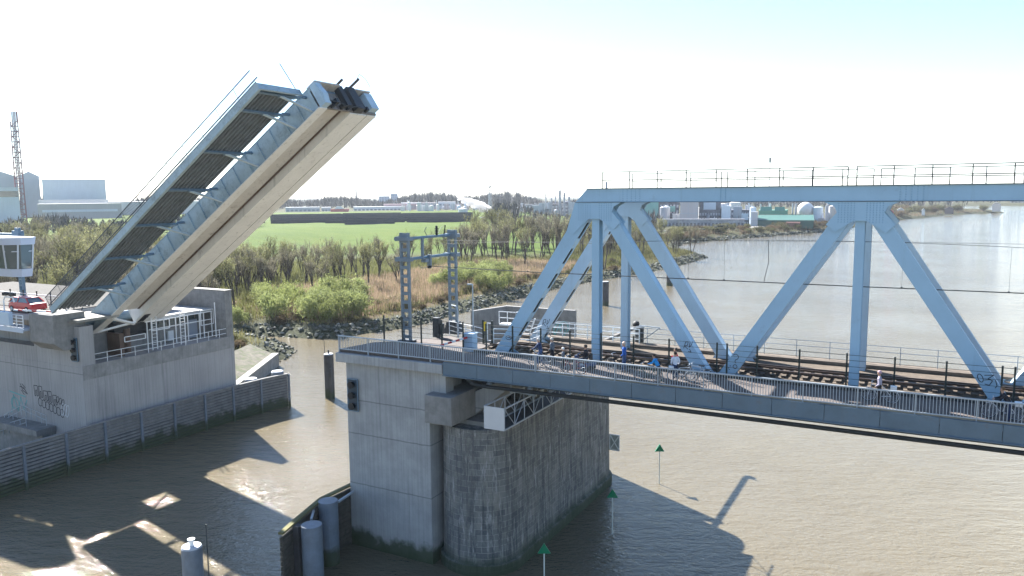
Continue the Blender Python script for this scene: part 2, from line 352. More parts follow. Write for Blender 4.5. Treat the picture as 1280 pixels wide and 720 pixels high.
# console block and sloping bracket towards the gallery
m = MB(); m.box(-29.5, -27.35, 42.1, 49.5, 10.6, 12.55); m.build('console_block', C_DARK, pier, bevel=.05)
m = MB(); m.prism([(-27.35, 10.7), (-27.35, 12.3), (-24.6, 13.55), (-24.6, 12.9)], 'y', 45.2, 49.5); m.build('console_bracket', C_PIER, pier)
m = MB(); m.box(-37.12, -37.0, 43.2, 45.9, 4.0, 13.9); m.build('rubbing_strip', C_DARK, pier)
stone = thing('masonry_pier', 'old ashlar stone pier with rounded end, streaked and mossy at the waterline', 'bridge pier', (-27.1, 53, 0))
# plan outline: rounded nose towards the camera, straight flanks, rounded far end
XL, XR = -29.9, -24.45; cx, rad = (XL+XR)/2, (XR-XL)/2
def outline(e, y0=45.6, y1=62.8, n=20):
    pts = []
    for k in range(n+1):
        a = PI+PI*k/n; pts.append((cx+(rad+e)*math.cos(a), y0+(rad+e)*math.sin(a)*.92))
    for k in range(n+1):
        a = PI*k/n; pts.append((cx+(rad+e)*math.cos(a), y1+(rad+e)*math.sin(a)*.92))
    return pts
def loft(name, levels, mt, parent, y0=45.6, y1=62.8):
    m = MB(); rings = [[(x, y, z) for x, y in outline(e, y0, y1)] for e, z in levels]; n = len(rings[0])
    vs = [p for r in rings for p in r]; fs = []
    for i in range(len(rings)-1):
        for k in range(n): fs.append((i*n+k, i*n+(k+1) % n, (i+1)*n+(k+1) % n, (i+1)*n+k))
    fs.append(tuple(range((len(rings)-1)*n, len(rings)*n)))
    m.add(vs, fs); o = m.build(name, mt, parent)
    me = o.data; uv = me.uv_layers.new(name='UVMap'); off = org(o)
    base = rings[0]; arc = [0]
    for k in range(n): arc.append(arc[-1]+math.dist(base[k][:2], base[(k+1) % n][:2]))
    for p in me.polygons:
        ks = [me.loops[l].vertex_index % n for l in p.loop_indices]; wrap = (0 in ks and n-1 in ks)
        for l in p.loop_indices:
            vi = me.loops[l].vertex_index; k = vi % n; a = arc[n] if (wrap and k == 0) else arc[k]; co = me.vertices[vi].co
            uv.data[l].uv = (a, co.z+off.z) if len(p.vertices) == 4 else (co.x, co.y)
    return o
loft('pier_shaft', [(.35, -1), (.35, .75), (.12, .85), (.0, 10.2)], STONE, stone)
loft('upper_course', [(-.02, 10.15), (-.02, 12.15)], STONE, stone, 54.0, 62.8)
m = MB(); m.box(-29.3, -25.4, 44.2, 50.0, 10.21, 10.5); m.build('bearing_shelf', C_DARK, stone)
for yy in (46.7, 52.2):
    m = MB(); m.box(-27.9, -26.0, yy-.5, yy+.5, 10.51 if yy < 50 else 12.17, 12.6); m.build('bearing_block', C_DARK, stone)
sg = thing('marker_board', 'small framed board with a cross bracing on the right flank of the stone pier', 'sign', (-24.3, 63.2, 3.2))
m = MB(); m.box(-24.4, -23.55, 63.5, 63.56, 3.1, 4.5); m.box(-25, -24.3, 63.5, 63.6, 3.7, 3.9); m.build('panel', mat('board_grey', (.3, .32, .3), .7), sg)
m = MB(); [m.beam(p, q, .07) for p, q in (((-24.4, 63.44, 3.1), (-23.5, 63.44, 4.5)), ((-24.4, 63.44, 4.5), (-23.5, 63.44, 3.1)), ((-24.4, 63.44, 3.1), (-23.5, 63.44, 3.1)), ((-24.4, 63.44, 4.5), (-23.5, 63.44, 4.5)), ((-23.5, 63.44, 3.1), (-23.5, 63.44, 4.5)), ((-24.4, 63.44, 3.1), (-24.4, 63.44, 4.5)))]
m.build('frame', WHITE, sg)
# navigation light panels
def nav_panel(x, y, z0, z1, label, loc):
    t = thing('navigation_signal', label, 'signal light', loc)
    m = MB(); m.box(x-.42, x+.42, y-.12, y-.01, z0, z1); m.build('backboard', mat('signal_board', (.03, .05, .07), .5), t)
    m = MB(); 
    for a, b_ in (((x-.45, z0), (x-.45, z1)), ((x+.45, z0), (x+.45, z1)), ((x-.45, z0), (x+.45, z0)), ((x-.45, z1), (x+.45, z1))): m.beam((a[0], y-.13, a[1]), (b_[0], y-.13, b_[1]), .06)
    m.build('frame', GREYBLUE, t)
    for k in range(3):
        zc = z0+(z1-z0)*(k+.5)/3
        m = MB(); m.cyl((x, y-.14, zc), (x, y-.42, zc), .2, .26, 14); m.build('signal_lamp', BLACK, t)
    return t
nav_panel(-36.35, 43.05, 10.35, 12.7, 'three-lamp dark navigation signal on the concrete pier of the truss bridge', (-36.35, 43, 11.5))
# inspection gantry hung beside the stone pier
gy = thing('inspection_gantry', 'pale box-fronted lattice inspection gantry under the bridge deck beside the stone pier', 'gantry', (-23.5, 46, 11.3))
m = MB(); m.box(-24.2, -22.75, 41.0, 41.05, 11.25, 12.7); m.build('end_panel', mat('pale_panel', (.5, .51, .52), .5, var=.05), gy)
for X_ in (-24.2, -22.75):
    m = MB(); m.beam((X_, 41.05, 11.3), (X_, 61.5, 11.3), .08); m.beam((X_, 41.05, 12.66), (X_, 61.5, 12.66), .08)
    k = 0; y = 41.05
    while y < 61:
        y2 = min(y+1.35, 61.5); a, b_ = ((11.3, 12.66) if k % 2 else (12.66, 11.3))
        m.beam((X_, y, 11.3), (X_, y, 12.66), .045); m.beam((X_, y, a), (X_, y2, b_), .035); y = y2; k += 1
    m.build('side_truss', RAILM, gy)
m = MB(); m.box(-24.15, -22.8, 41.1, 61.5, 11.22, 11.27); m.build('floor', DARKST, gy)
m = MB(); m.cyl((-25.8, 44.6, 12.95), (-22.3, 44.6, 12.75), .09, n=8); m.beam((-24.2, 44.6, 12.7), (-24.2, 44.6, 13.5), .1); m.beam((-22.75, 44.6, 12.7), (-22.75, 44.6, 13.5), .1); m.build('hanger_bar', RAILM, gy)
m = MB(); [m.sphere((x_, 44.3, 13.2), .2, 8, 6) for x_ in (-25.7, -22.6)]; m.build('roller', RAILM, gy)
# ================================================================= left abutment of the bascule bridge
ab = thing('bascule_abutment', 'broad grey concrete bascule pier with graffiti, railed ledge and machine room', 'bridge pier', (-80, 54, 0))
m = MB(); m.box(-110, -71.5, 45.0, 63.6, -1, 9.6); m.build('lower_block', C_LEFT, ab, bevel=.05)
m = MB(); m.box(-79.2, -73.4, 45.02, 46.4, 9.6, 14.1); m.box(-110, -79.2, 45.02, 46.4, 9.6, 11.1); m.build('front_wall', C_LEFT, ab)
m = MB(); m.box(-110, -75.2, 46.41, 48.6, 9.6, 14.1); m.build('recessed_wall', C_LEFT, ab)
m = MB(); m.box(-73.4, -71.55, 45.02, 46.4, 9.6, 13.6); m.build('corner_column', C_LEFT, ab)
m = MB(); m.prism([(43.0, 14.95), (46.2, 14.95), (46.2, 11.4), (43.9, 11.4), (43.0, 12.2)], 'x', -76.2, -72.35); m.build('corbel', C_DARK, ab, bevel=.06)
m = MB(); m.box(-76.0, -71.0, 44.6, 48.9, 14.1, 14.35); m.build('cantilever_slab', C_PALE, ab)
m = MB(); m.box(-110, -76.2, 43.6, 60.5, 14.1, 14.62); m.build('road_slab', C_LEFT, ab)
m = MB(); m.box(-110, -76.25, 43.9, 46.2, 14.621, 14.64); m.build('road_surface', ASPH, ab)
m = MB(); m.box(-110, -76.3, 46.25, 60.4, 14.621, 14.7); m.build('track_bed', mat('dark_ballast', (.05, .045, .038), .95, var=.35, scale=2.5, bump=.6), ab)
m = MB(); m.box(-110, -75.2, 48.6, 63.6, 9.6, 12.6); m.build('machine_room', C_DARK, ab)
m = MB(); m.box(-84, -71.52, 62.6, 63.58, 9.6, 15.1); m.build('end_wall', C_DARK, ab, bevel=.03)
m = MB(); m.box(-84, -71.45, 62.55, 63.62, 15.1, 15.18); m.build('coping', C_PALE, ab)
m = MB(); m.box(-81, -73.7, 53.5, 62.5, 12.7, 13.0); m.build('roof', mat('bright_roof', (.36, .36, .35), .6, var=.15, scale=1.5), ab)
for k in range(6):
    y0 = 55.0+k*1.25; m = MB(); m.box(-75.19, -75.1, y0+.1, y0+1.15, 11.6, 12.55); w_ = m.build('window', GLASS, ab)
m = MB(); m.box(-71.499, -71.44, 45.02, 63.55, 8.35, 9.75); m.build('ledge_edge', mat('stained_ledge', (.27, .265, .255), .85, var=.25, scale=1.2, extra=concrete_extra(.5)), ab)
m = MB(); m.box(-75.15, -75.0, 60.3, 61.4, 9.7, 11.8); m.build('door', mat('grey_door', (.3, .34, .4), .5), ab)
m = MB(); m.box(-75.1, -74.8, 57.3, 58.0, 9.9, 11.0); m.build('cabinet', mat('cabinet_white', (.6, .62, .64), .5), ab)
def railing(pts, h=1.1, bars=(.55, 1.1), step=1.5, r=.03, n=6, posts=True):
    m = MB()
    for a, b_ in zip(pts[:-1], pts[1:]):
        a, b_ = Vector(a), Vector(b_); L_ = (b_-a).length; k = max(1, round(L_/step))
        for t in bars: m.cyl(a+Vector((0, 0, t)), b_+Vector((0, 0, t)), r, n=n)
        if posts:
            for i in range(k+1): p = a.lerp(b_, i/k); m.cyl(p, p+Vector((0, 0, h)), r*1.15, n=n)
    return m
railing([(-71.65, 46.2, 9.6), (-71.65, 63.2, 9.6)]).build('ledge_railing', WHITE, ab)
m = MB()
for y0, y1, z0, z1 in ((54.4, 56.6, 11.6, 12.6), (60.8, 62.6, 11.2, 12.9)):
    for a, b_ in (((y0, z0), (y1, z0)), ((y0, z1), (y1, z1)), ((y0, z0), (y0, z1)), ((y1, z0), (y1, z1))): m.beam((-73.6, a[0], a[1]), (-73.6, b_[0], b_[1]), .09)
m.beam((-73.6, 53.6, 12.66), (-73.6, 62.4, 12.66), .1); m.beam((-73.6, 54.0, 11.75), (-73.6, 62.4, 11.75), .08)
for y in (53.8, 55.9, 57.4, 59.0, 60.6, 61.2, 62.3): m.beam((-73.6, y, 9.7), (-73.6, y, 12.66), .09)
m.build('service_frame', WHITE, ab)
for ya in (53.6, 57.2):
    m = MB(); [m.beam((-72.6, y, 9.7), (-72.6, y, 13.4), .08) for y in (ya, ya+.6)]; [m.beam((-72.6, ya, 9.9+k*.38), (-72.6, ya+.6, 9.9+k*.38), .04) for k in range(9)]; m.build('ladder', WHITE, ab)
m = MB(); m.beam((-72.6, 62.0, 9.7), (-72.6, 62.0, 13.8), .08); m.build('vent_stack', WHITE, ab)
m = MB(); [m.beam(p, q, .07) for p, q in (((-72.3, 50.2, 11.2), (-72.3, 52.6, 11.2)), ((-72.3, 50.2, 11.7), (-72.3, 52.6, 11.7)), ((-72.3, 52.6, 11.2), (-72.3, 52.6, 11.7)), ((-72.3, 50.2, 11.2), (-72.3, 50.2, 11.7)))]; m.build('pipe_loop', WHITE, ab)
m = MB(); m.box(-76.2, -75.25, 49.0, 52.6, 9.62, 12.2); m.box(-75.0, -73.0, 50.1, 50.6, 9.62, 12.0); m.cyl((-74.2, 51.8, 9.6), (-74.2, 51.8, 12.2), .35); m.build('machinery', BROWNRUST, ab)
nav_panel(-72.35, 45.0, 10.2, 12.5, 'three-lamp dark navigation signal near the corner of the graffitied bascule pier', (-72, 45, 11.3))
FP0 = [(-69.75, 30.0), (-70.35, 36.6), (-70.6, 44.7), (-70.55, 52.2), (-70.45, 61.8), (-70.05, 66.5), (-69.35, 69.6)]
# ---- graffiti as thin paint strokes 3 mm proud of the wall
def strokes(lines, T, w_=.07):
    m = MB(T)
    for ln in lines:
        for a, b_ in zip(ln[:-1], ln[1:]):
            a, b_ = Vector((a[0], 0, a[1])), Vector((b_[0], 0, b_[1]))
            if (b_-a).length > 1e-4: m.beam(a, b_, .02, w_, up=Vector((0, 1, 0)).cross(b_-a))
    return m
def blob(cx_, cz_, rx, rz, n=14, a0=0, a1=360, tilt=0):
    return [(cx_+rx*math.cos(RAD(a0+(a1-a0)*k/n))+tilt*math.sin(RAD(a0+(a1-a0)*k/n))*rz, cz_+rz*math.sin(RAD(a0+(a1-a0)*k/n))) for k in range(n+1)]
rg = random.Random(3); G = []
WX = -79.8
for k, (w0, h0) in enumerate(((.55, 1.1), (.5, 1.2), (.6, 1.0), (.5, 1.15), (.55, 1.0))):     # outlined tag letters
    x0 = WX+k*.78; z0 = 5.95-.16*k+rg.uniform(-.1, .1)
    G += [[(x0, z0+h0), (x0+.08, z0), (x0+w0*.5, z0+.08), (x0+w0*.45, z0+h0*.55), (x0+w0*.8, z0+h0*.6), (x0+w0*.85, z0+.02), (x0+w0*1.25, z0+.1), (x0+w0*1.1, z0+h0*1.02), (x0, z0+h0)]]
G += [blob(WX+.9+.6*k, 5.35-.12*k, .34, .42) for k in range(7)] + [blob(WX+3.9+.42*k, 5.95-.1*k, .2, .33, tilt=.3) for k in range(3)]
G += [[(-82.3+.1*k, 6.6+.4*math.sin(k*2.1)), (-81.9+.15*k, 6.2+.4*math.cos(k*1.7))] for k in range(7)]
TG = lambda x, y, z: (x, 44.985+y*.1, z)
strokes(G, TG, .075).build('graffiti', GRAF, ab)
for k in range(3): strokes([blob(-75.2+.40*k, 5.05-.05*k, .24, .62, tilt=.25)], TG, .05).build('graffiti', GRAFW, ab)
strokes([[(-84.2, 3.6), (-83.6, 5.6), (-82.9, 3.9), (-82.3, 5.5), (-81.9, 4.2), (-81.2, 5.3)], [(-84.3, 5.9), (-81.4, 5.6)], blob(-83.4, 4.7, .7, .6)], TG, .13).build('graffiti', GRAFT, ab)
m = MB()          # landing steps in front of the wall
for k, (xa, xb, za, zb) in enumerate(((-84.3, -80.4, 3.5, 5.2), (-80.4, -76.2, 5.2, 4.6), (-84.3, -79.0, 2.4, 4.1))):
    m.beam((xa, 44.3-.4*k, za), (xb, 44.3-.4*k, zb), .06); m.beam((xa, 44.3-.4*k, za-.5), (xb, 44.3-.4*k, zb-.5), .05)
    for j in range(6): x_ = xa+(xb-xa)*j/5; z_ = za+(zb-za)*j/5; m.beam((x_, 44.3-.4*k, z_-1.05), (x_, 44.3-.4*k, z_), .05)
m.build('stair_railing', RAILM, ab)
m = MB(); m.box(-85, -76.5, 43.0, 44.95, 2.6, 3.2); m.build('landing', C_DARK, ab)
m = MB(); m.box(-110, -76.6, 43.6, 44.98, -1, 2.59); m.build('plinth', C_DARK, ab)
m = MB()
for a_, b_ in zip(FP0[:-1], FP0[1:]): m.beam((a_[0], a_[1], 1.8), (b_[0], b_[1], 1.8), .05, 4.4)
fb_ = m
# ---- timber fender along the fairway side
fd = thing('fender_wall', 'long grey-blue planked fender wall with green slime along the bascule pier', 'fender', (-70.4, 50, 0))
FP = [(-69.6, 30.0), (-70.2, 36.6), (-70.45, 44.7), (-70.4, 52.2), (-70.3, 61.8), (-69.9, 66.5), (-69.2, 69.6)]
m = MB()
for k in range(13):
    z0 = -.3+k*.335
    for a, b_ in zip(FP[:-1], FP[1:]): m.beam((a[0], a[1], z0+.15), (b_[0], b_[1], z0+.15), .16, .24)
m.build('planking', TIMBER, fd); fb_.build('backing', DARKST, fd)
m = MB(); [m.beam((a[0], a[1], 4.12), (b_[0], b_[1], 4.12), .34, .12) for a, b_ in zip(FP[:-1], FP[1:])]; m.build('cap_rail', C_DARK, fd)
def along(P, s):
    for a, b_ in zip(P[:-1], P[1:]):
        d = math.dist(a, b_)
        if s <= d: t = s/d; return (a[0]+(b_[0]-a[0])*t, a[1]+(b_[1]-a[1])*t)
        s -= d
    return P[-1]
for k in range(11):
    x_, y_ = along(FP, .3+k*3.95); m = MB(); m.box(x_+.08, x_+.26, y_-.11, y_+.11, -1, 4.1); m.build('fender_post', PILE, fd)
m = MB(); m.box(-71.48, -70.45, 36.0, 62.5, 2.4, 3.85); m.build('walkway_fill', C_DARK, fd)
def pile(name, label, x, y, z, r, mt=PILE, cap=True, strip=None, group=None):
    t = thing(name, label, 'mooring pile', (x, y, 0), 0, group)
    m = MB(); m.cyl((x, y, -1.5), (x, y, z), r, n=24); o = m.build('shaft', mt, t, bevel=.02)
    if cap: m = MB(); m.cyl((x, y, z+.003), (x, y, z+.1), r*.97, r*.9, n=24); m.build('cap', mat('pile_cap', (.42, .44, .47), .5, var=.15, scale=2), t)
    return t
pile('mooring_pile', 'grey steel pile with pale cap behind the left planked fender wall, nearer one', -70.9, 65.3, 4.2, .75)
pile('mooring_pile', 'grey steel pile with pale cap at the far tip of the left planked fender', -70.3, 69.0, 4.4, .75)
pile('mooring_pile', 'blue-grey steel pile at the left picture edge before the graffitied pier', -70.9, 35.6, 4.3, .42)
q = thing('quay_wall', 'concrete edge wall with sunlit coping below the grassy slope behind the bascule pier', 'wall', (-83, 78, 0))
def path_box(P, w_, z0, z1):
    m = MB(); [m.beam((a[0], a[1], (z0+z1)/2), (b_[0], b_[1], (z0+z1)/2), w_, z1-z0) for a, b_ in zip(P[:-1], P[1:])]; return m
path_box([(-76.6, 66.8), (-88.0, 86.2)], .9, -1, 1.75).build('wall', C_DARK, q)
path_box([(-76.6, 66.8), (-88.0, 86.2)], 1.0, 1.753, 2.0).build('coping', C_PALE, q)
sp = thing('revetment_slab', 'weathered concrete slope panel with weeds beside the quay wall', 'slope paving', (-88, 80, 2))
m = MB(); m.add([(-78, 67.6, 1.9), (-88.4, 85.9, 1.9), (-93.2, 86.0, 3.0), (-84.5, 69.0, 3.6)], [(0, 1, 2, 3)]); m.add([(-78, 67.6, .9), (-88.4, 85.9, .9), (-93.2, 86.0, 1.0), (-84.5, 69.0, 1.0)], [(0, 1, 2, 3)])
m.build('slab', mat('mossy_slab', (.105, .095, .07), .95, var=.45, scale=1.4, extra=lambda N, L, g, o, b: mixc(N, L, ramp(N, L, noise(N, L, g.outputs['Position'], .6, 7, .75), [(.48, 0.), (.6, .85)]), o, (.05, .065, .018))), sp)

# fender and piles at the foot of the main pier
fn = thing('fender_wall', 'short dark timber fender at the foot of the truss bridge pier behind two steel piles', 'fender', (-36.5, 40, 0))
FQ = [(-37.15, 43.4), (-37.25, 40.2), (-36.3, 36.9), (-35.6, 34.6)]
m = MB()
for k in range(14): [m.beam((a[0], a[1], -.2+k*.33), (b_[0], b_[1], -.2+k*.33), .2, .29) for a, b_ in zip(FQ[:-1], FQ[1:])]
m.build('planking', mat('dark_timber', (.06, .055, .045), .9, var=.4, scale=2, bump=.6), fn)
m = MB(); [m.beam((a[0], a[1], 4.5), (b_[0], b_[1], 4.5), .34, .14) for a, b_ in zip(FQ[:-1], FQ[1:])]; m.build('cap_rail', mat('mossy_cap', (.13, .12, .05), .9, var=.3), fn)
m = MB(); m.beam((-36.6, 42.9, 4.2), (-36.3, 40.9, 4.2), .14); m.beam((-36.7, 38.8, 4.25), (-35.8, 37.6, 4.25), .14); m.build('tie_bar', RAILM, fn)
pile('mooring_pile', 'blue-grey round steel pile touching the fender at the truss pier, the farther of two', -36.45, 40.0, 4.6, .68, cap=False)
t = pile('mooring_pile', 'blue-grey round steel pile nearest the camera of the fender pair at the truss pier', -34.75, 36.5, 4.55, .68, cap=False)
m = MB(); m.box(-35.95, -35.47, 36.0, 36.5, -1, 4.4); m.build('rubbing_post', PILEDK, t)
t = pile('mooring_pile', 'lone blue steel pile with white conical cap and small knob in the shaded water', -38.0, 29.8, 5.1, .6)
m = MB(); m.cyl((-38.0, 29.8, 5.2), (-38.0, 29.8, 5.55), .14, n=12); m.cyl((-38.0, 29.8, 5.55), (-38.0, 29.8, 5.62), .22, n=12); m.build('knob', WHITE, t)
m = MB(); m.cyl((-37.0, 30.1, -1), (-37.0, 30.1, 6.6), .035, n=6); tag(m.build('thin_pole', DARKST), 'thin dark rod standing in the water beside the white-capped pile', 'pole')
t = pile('mooring_pile', 'dark square-looking dolphin pile standing alone between the bascule pier and truss pier', -67.4, 75.1, 5.7, .62, PILEDK)
m = MB(); m.box(-66.9, -66.55, 74.5, 74.8, -1, 4.0); m.build('rubbing_post', PILEDK, t)
m = MB(); m.cyl((-68.05, 75.1, -1), (-68.05, 75.1, 7.4), .035, n=5); m.cyl((-67.4, 75.1, 5.7), (-67.4, 75.1, 6.3), .1, n=6); m.build('rod', DARKST, t)
pile('mooring_pile', 'dark round pile far out in the river behind the first truss upright', -66.0, 168.3, 5.6, .75, PILEDK)
pile('mooring_pile', 'dark round pile in the river seen beside the far truss diagonal', -64.3, 213.1, 5.2, .9, PILEDK)
# green triangular beacons on poles
for x_, y_, zt, lb in ((-20.32, 65.16, 3.7, 'green triangle beacon on a slim white pole in the sunlit brown water'), (-20.32, 53.5, 3.6, 'green triangle beacon at the shadow edge just beside the stone pier corner'), (-20.9, 42.8, 3.6, 'green triangle beacon in dark shadow at the bottom of the picture')):
    t = thing('river_beacon', lb, 'beacon', (x_, y_, 0), 0, 'green triangle beacons beside the pier')
    m = MB(); m.cyl((x_, y_, -1), (x_, y_, zt-.55), .045, n=8); m.build('pole', mat('beacon_pole', (.55, .58, .55), .5), t)
    ax, ay = math.cos(RAD(28)), math.sin(RAD(28)); m = MB()
    def tri(dz, s, off): return [(x_+off*ay-ax*s, y_-off*ax-ay*s, zt-.68+dz), (x_+off*ay+ax*s, y_-off*ax+ay*s, zt-.68+dz), (x_+off*ay, y_-off*ax, zt+dz)]
    vs = tri(0, .42, .06)+tri(0, .42, -.06); m.add(vs, [(0, 1, 2), (5, 4, 3), (0, 3, 4, 1), (1, 4, 5, 2), (2, 5, 3, 0)])
    m.build('topmark', GREENM, t)
# ================================================================= raised bascule leaf
LA = RAD(33.63); LD = Vector((math.cos(LA), 0, math.sin(LA))); LN = Vector((-math.sin(LA), 0, math.cos(LA))); LP = Vector((-72.26, 0, 15.64))
def TL(u, y, w_): p = LP+LD*u+LN*w_; return (p.x, y, p.z)
leaf = thing('bascule_leaf', 'raised blue and cream steel bascule leaf standing open above the fairway', 'bascule bridge', (-72, 50, 13))
UL = 33.5
m = MB(TL)      # ribbed deck plate of the cantilevered roadway
n = 10; w0 = (47.05-42.95)/n
poly = []
for k in range(n):
    y = 42.95+k*w0; poly += [(y, -.12), (y+w0*.42, -.12), (y+w0*.55, -.24), (y+w0*.87, -.24)]
poly += [(47.05, -.12), (47.05, .02), (42.95, .02)]
m.prism(poly, 'x', 0, UL); m.build('roadway_deck', DECKM, leaf)
m = MB(TL)
for k in range(16): m.box(UL*k/16+.015, UL*(k+1)/16-.015, 42.75, 42.94, -.5, .08)
m.box(0, UL, 42.70, 42.98, -.54, -.505); m.build('edge_beam', LEAFBLUE, leaf)
m = MB(TL); m.box(UL-.12, UL+.03, 42.76, 47.3, -.5, .05); m.build('end_beam', LEAFBLUE, leaf)
for u in (3.9, 9.3, 14.7, 20.1, 25.45, 30.75, 33.0):
    m = MB(TL); m.box(u-.1, u+.1, 42.95, 47.5, -.43, -.245); m.box(u-.08, u+.08, 47.5, 48.29, -.3, -.1); m.box(u-.13, u+.13, 45.1, 46.9, -.5, -.455)
    m.build('bracket', GREYBLUE, leaf); m = MB(TL); m.beam((u, 45.3, -.45), (u, 48.2, -1.55), .16, .16); m.build('strut', mat('strut_paint', (.42, .50, .54), .5), leaf)
def girder(y0, y1, wt, wb, name, stiff, mt):
    m = MB(TL); m.box(-1.2, UL+.1, y0, y1, wb, wt)
    g = m.build(name, mt, leaf)
    return g
# near box girder: web plate facing the camera, top flange, cream bottom flange
m = MB(TL); m.prism([(-4.2, .2), (UL+.2, .2), (UL+.2, -1.72), (1.0, -1.72), (-3.8, -1.5)], 'y', 48.3, 48.42)
nw = m.build('girder_web', LEAFBLUE, leaf)
m = MB(TL)
for u in [1.2+1.8*k for k in range(18)]: m.box(u-.035, u+.035, 48.17, 48.30, -1.6, .19)
m.build('stiffener', LEAFBLUE, nw)
m = MB(TL); m.box(-4.2, UL+.2, 48.27, 48.75, .21, .27); m.build('top_flange', LEAFBLUE, nw)
m = MB(TL); m.box(-.2, UL+.3, 48.05, 49.0, -1.80, -1.723); m.prism([(-.2, -1.723), (-.2, -1.80), (-3.9, -1.58), (-3.9, -1.5)], 'y', 48.05, 49.0); m.build('bottom_flange', CREAM, nw)
m = MB(TL); m.box(-.5, UL, 48.9, 51.75, -1.05, -1.0); m.build('soffit_plate', SHADED_SOFFIT, leaf)
m = MB(TL); m.box(-.5, UL, 51.72, 51.93, -1.12, -1.06); m.build('rusted_gutter', BROWNRUST, leaf)
m = MB(TL); m.box(-2.2, UL+.1, 51.95, 54.1, -1.82, -.2); m.build('box_girder', CREAM, leaf)
m = MB(TL); m.box(-2.2, UL+.1, 54.28, 55.45, -1.78, -.1); m.build('outer_girder', CREAM, leaf)
m = MB(TL); m.box(.5, UL+.1, 48.5, 55.4, -.08, .3); m.build('rail_deck', GREYBLUE, leaf)
m = MB(TL); m.box(-2.1, -.6, 52.3, 53.0, -1.86, -1.825); m.cyl((-1.2, 52.8, -1.83), (-1.2, 52.8, -1.9), .22, n=10); m.build('rust_hole', BLACK, leaf)
# heel bracing down to the trunnion
m = MB(TL); m.beam((-.4, 48.6, -1.85), (-2.2, 51.9, -1.95), .22); m.build('heel_strut', CREAM, leaf); m = MB(TL); m.beam((-3.6, 48.7, -1.6), (-1.9, 52.0, -1.9), .18); m.build('heel_strut', CREAM, leaf)
m = MB(); m.cyl((-74.6, 47.2, 13.6), (-74.6, 56.5, 13.6), .55, n=18); m.build('trunnion', GREYBLUE, leaf)
m = MB(TL); m.prism([(-8, -.4), (-3.4, -.2), (-3.2, -1.6), (-4, -2.2), (-8.0, -2.2)], 'y', 50.4, 54.6); m.build('counterweight', DARKST, leaf)
# toe: cross beam, locking gear, rail ends
m = MB(TL)
m.box(UL+.1, UL+.25, 48.3, 55.4, -1.7, -.05); tw = m.build('toe_plate', mat('toe_web', (.20, .19, .18), .7, var=.3, scale=1.2, extra=rusty(.8, (.10, .06, .04), .5)), leaf)
m = MB(TL); m.box(UL-.1, UL+.95, 48.35, 51.4, .30, .42); m.box(UL-.1, UL+.8, 52.7, 55.5, .30, .42); m.build('toe_flap', mat('toe_plate_paint', (.50, .47, .43), .6, var=.3, scale=1.5, extra=rusty(.9, (.14, .08, .05), .5)), leaf)
m = MB(TL); m.box(UL+.25, UL+.9, 48.3, 49.0, -1.72, .3); m.prism([(UL+.9, .1), (UL+1.1, -.9), (UL+.9, -1.5)], 'y', 48.35, 48.95); m.build('toe_bracket', mat('toe_blue', (.38, .50, .58), .5, var=.1, scale=1, extra=rusty(.6, (.12, .09, .07), .52)), leaf)
m = MB(TL); m.box(UL+.25, UL+.8, 54.4, 55.4, -1.5, .1); m.build('toe_bracket', MATS['toe_blue'], leaf)
m = MB(TL); m.box(UL+.2, UL+.75, 51.3, 51.9, -1.5, .5); m.box(UL+.2, UL+.85, 52.3, 53.3, -1.75, .45); m.build('toe_girder', DARKST, leaf)
m = MB(TL)
for k in range(16): 
    a, b_, c_ = random.uniform(48.6, 54.9), random.uniform(-1.8, -1.2), random.uniform(.15, .45); m.box(UL+.3, UL+.4+c_, a, a+c_*.7, b_, b_+c_)
m.tube([(UL+.5, 49.2, -1.0), (UL+.9, 50, -1.5), (UL+.7, 51.5, -1.7), (UL+.9, 52.7, -1.6)], .05); m.build('locking_gear', DARKST, leaf)
m = MB(TL); m.box(UL-6, UL+1.5, 51.2, 51.34, .43, .6); m.box(UL-6, UL+1.9, 52.9, 53.05, .43, .6); m.build('rail_end', RUSTRAIL, leaf)
m = MB(TL); m.tube([(UL+1.6, 53.0, .6), (UL+1.7, 53.8, 1.3), (UL+1.5, 54.7, 1.1), (UL+1.3, 55.0, .4)], .025, 5); m.build('loose_cable', DARKST, leaf)
# roadway railing on the leaf
LRAIL = mat('leaf_railing', (.05, .055, .065), .6)
m = MB(TL); m.beam((0, 42.82, 1.2), (UL, 42.82, 1.2), .065, .055); m.beam((0, 42.82, .15), (UL, 42.82, .15), .05); m.beam((0, 42.82, .34), (UL+.3, 42.82, .34), .07)
m.build('handrail', LRAIL, leaf)
m = MB(TL); u = .1
while u < UL: m.beam((u, 42.82, .1), (u, 42.82, 1.2), .022, .022); u += .15
m.build('baluster_screen', LRAIL, leaf)
for k in range(14): u = .1+2.4*k; m = MB(TL); m.beam((u, 42.82, 0), (u, 42.82, 1.22), .04); m.build('railing_post', LRAIL, leaf)
m = MB(TL); m.cyl((UL-.1, 47.0, 0), (UL+.3, 46.2, 2.2), .035, n=4); m.build('antenna', DARKST, leaf)
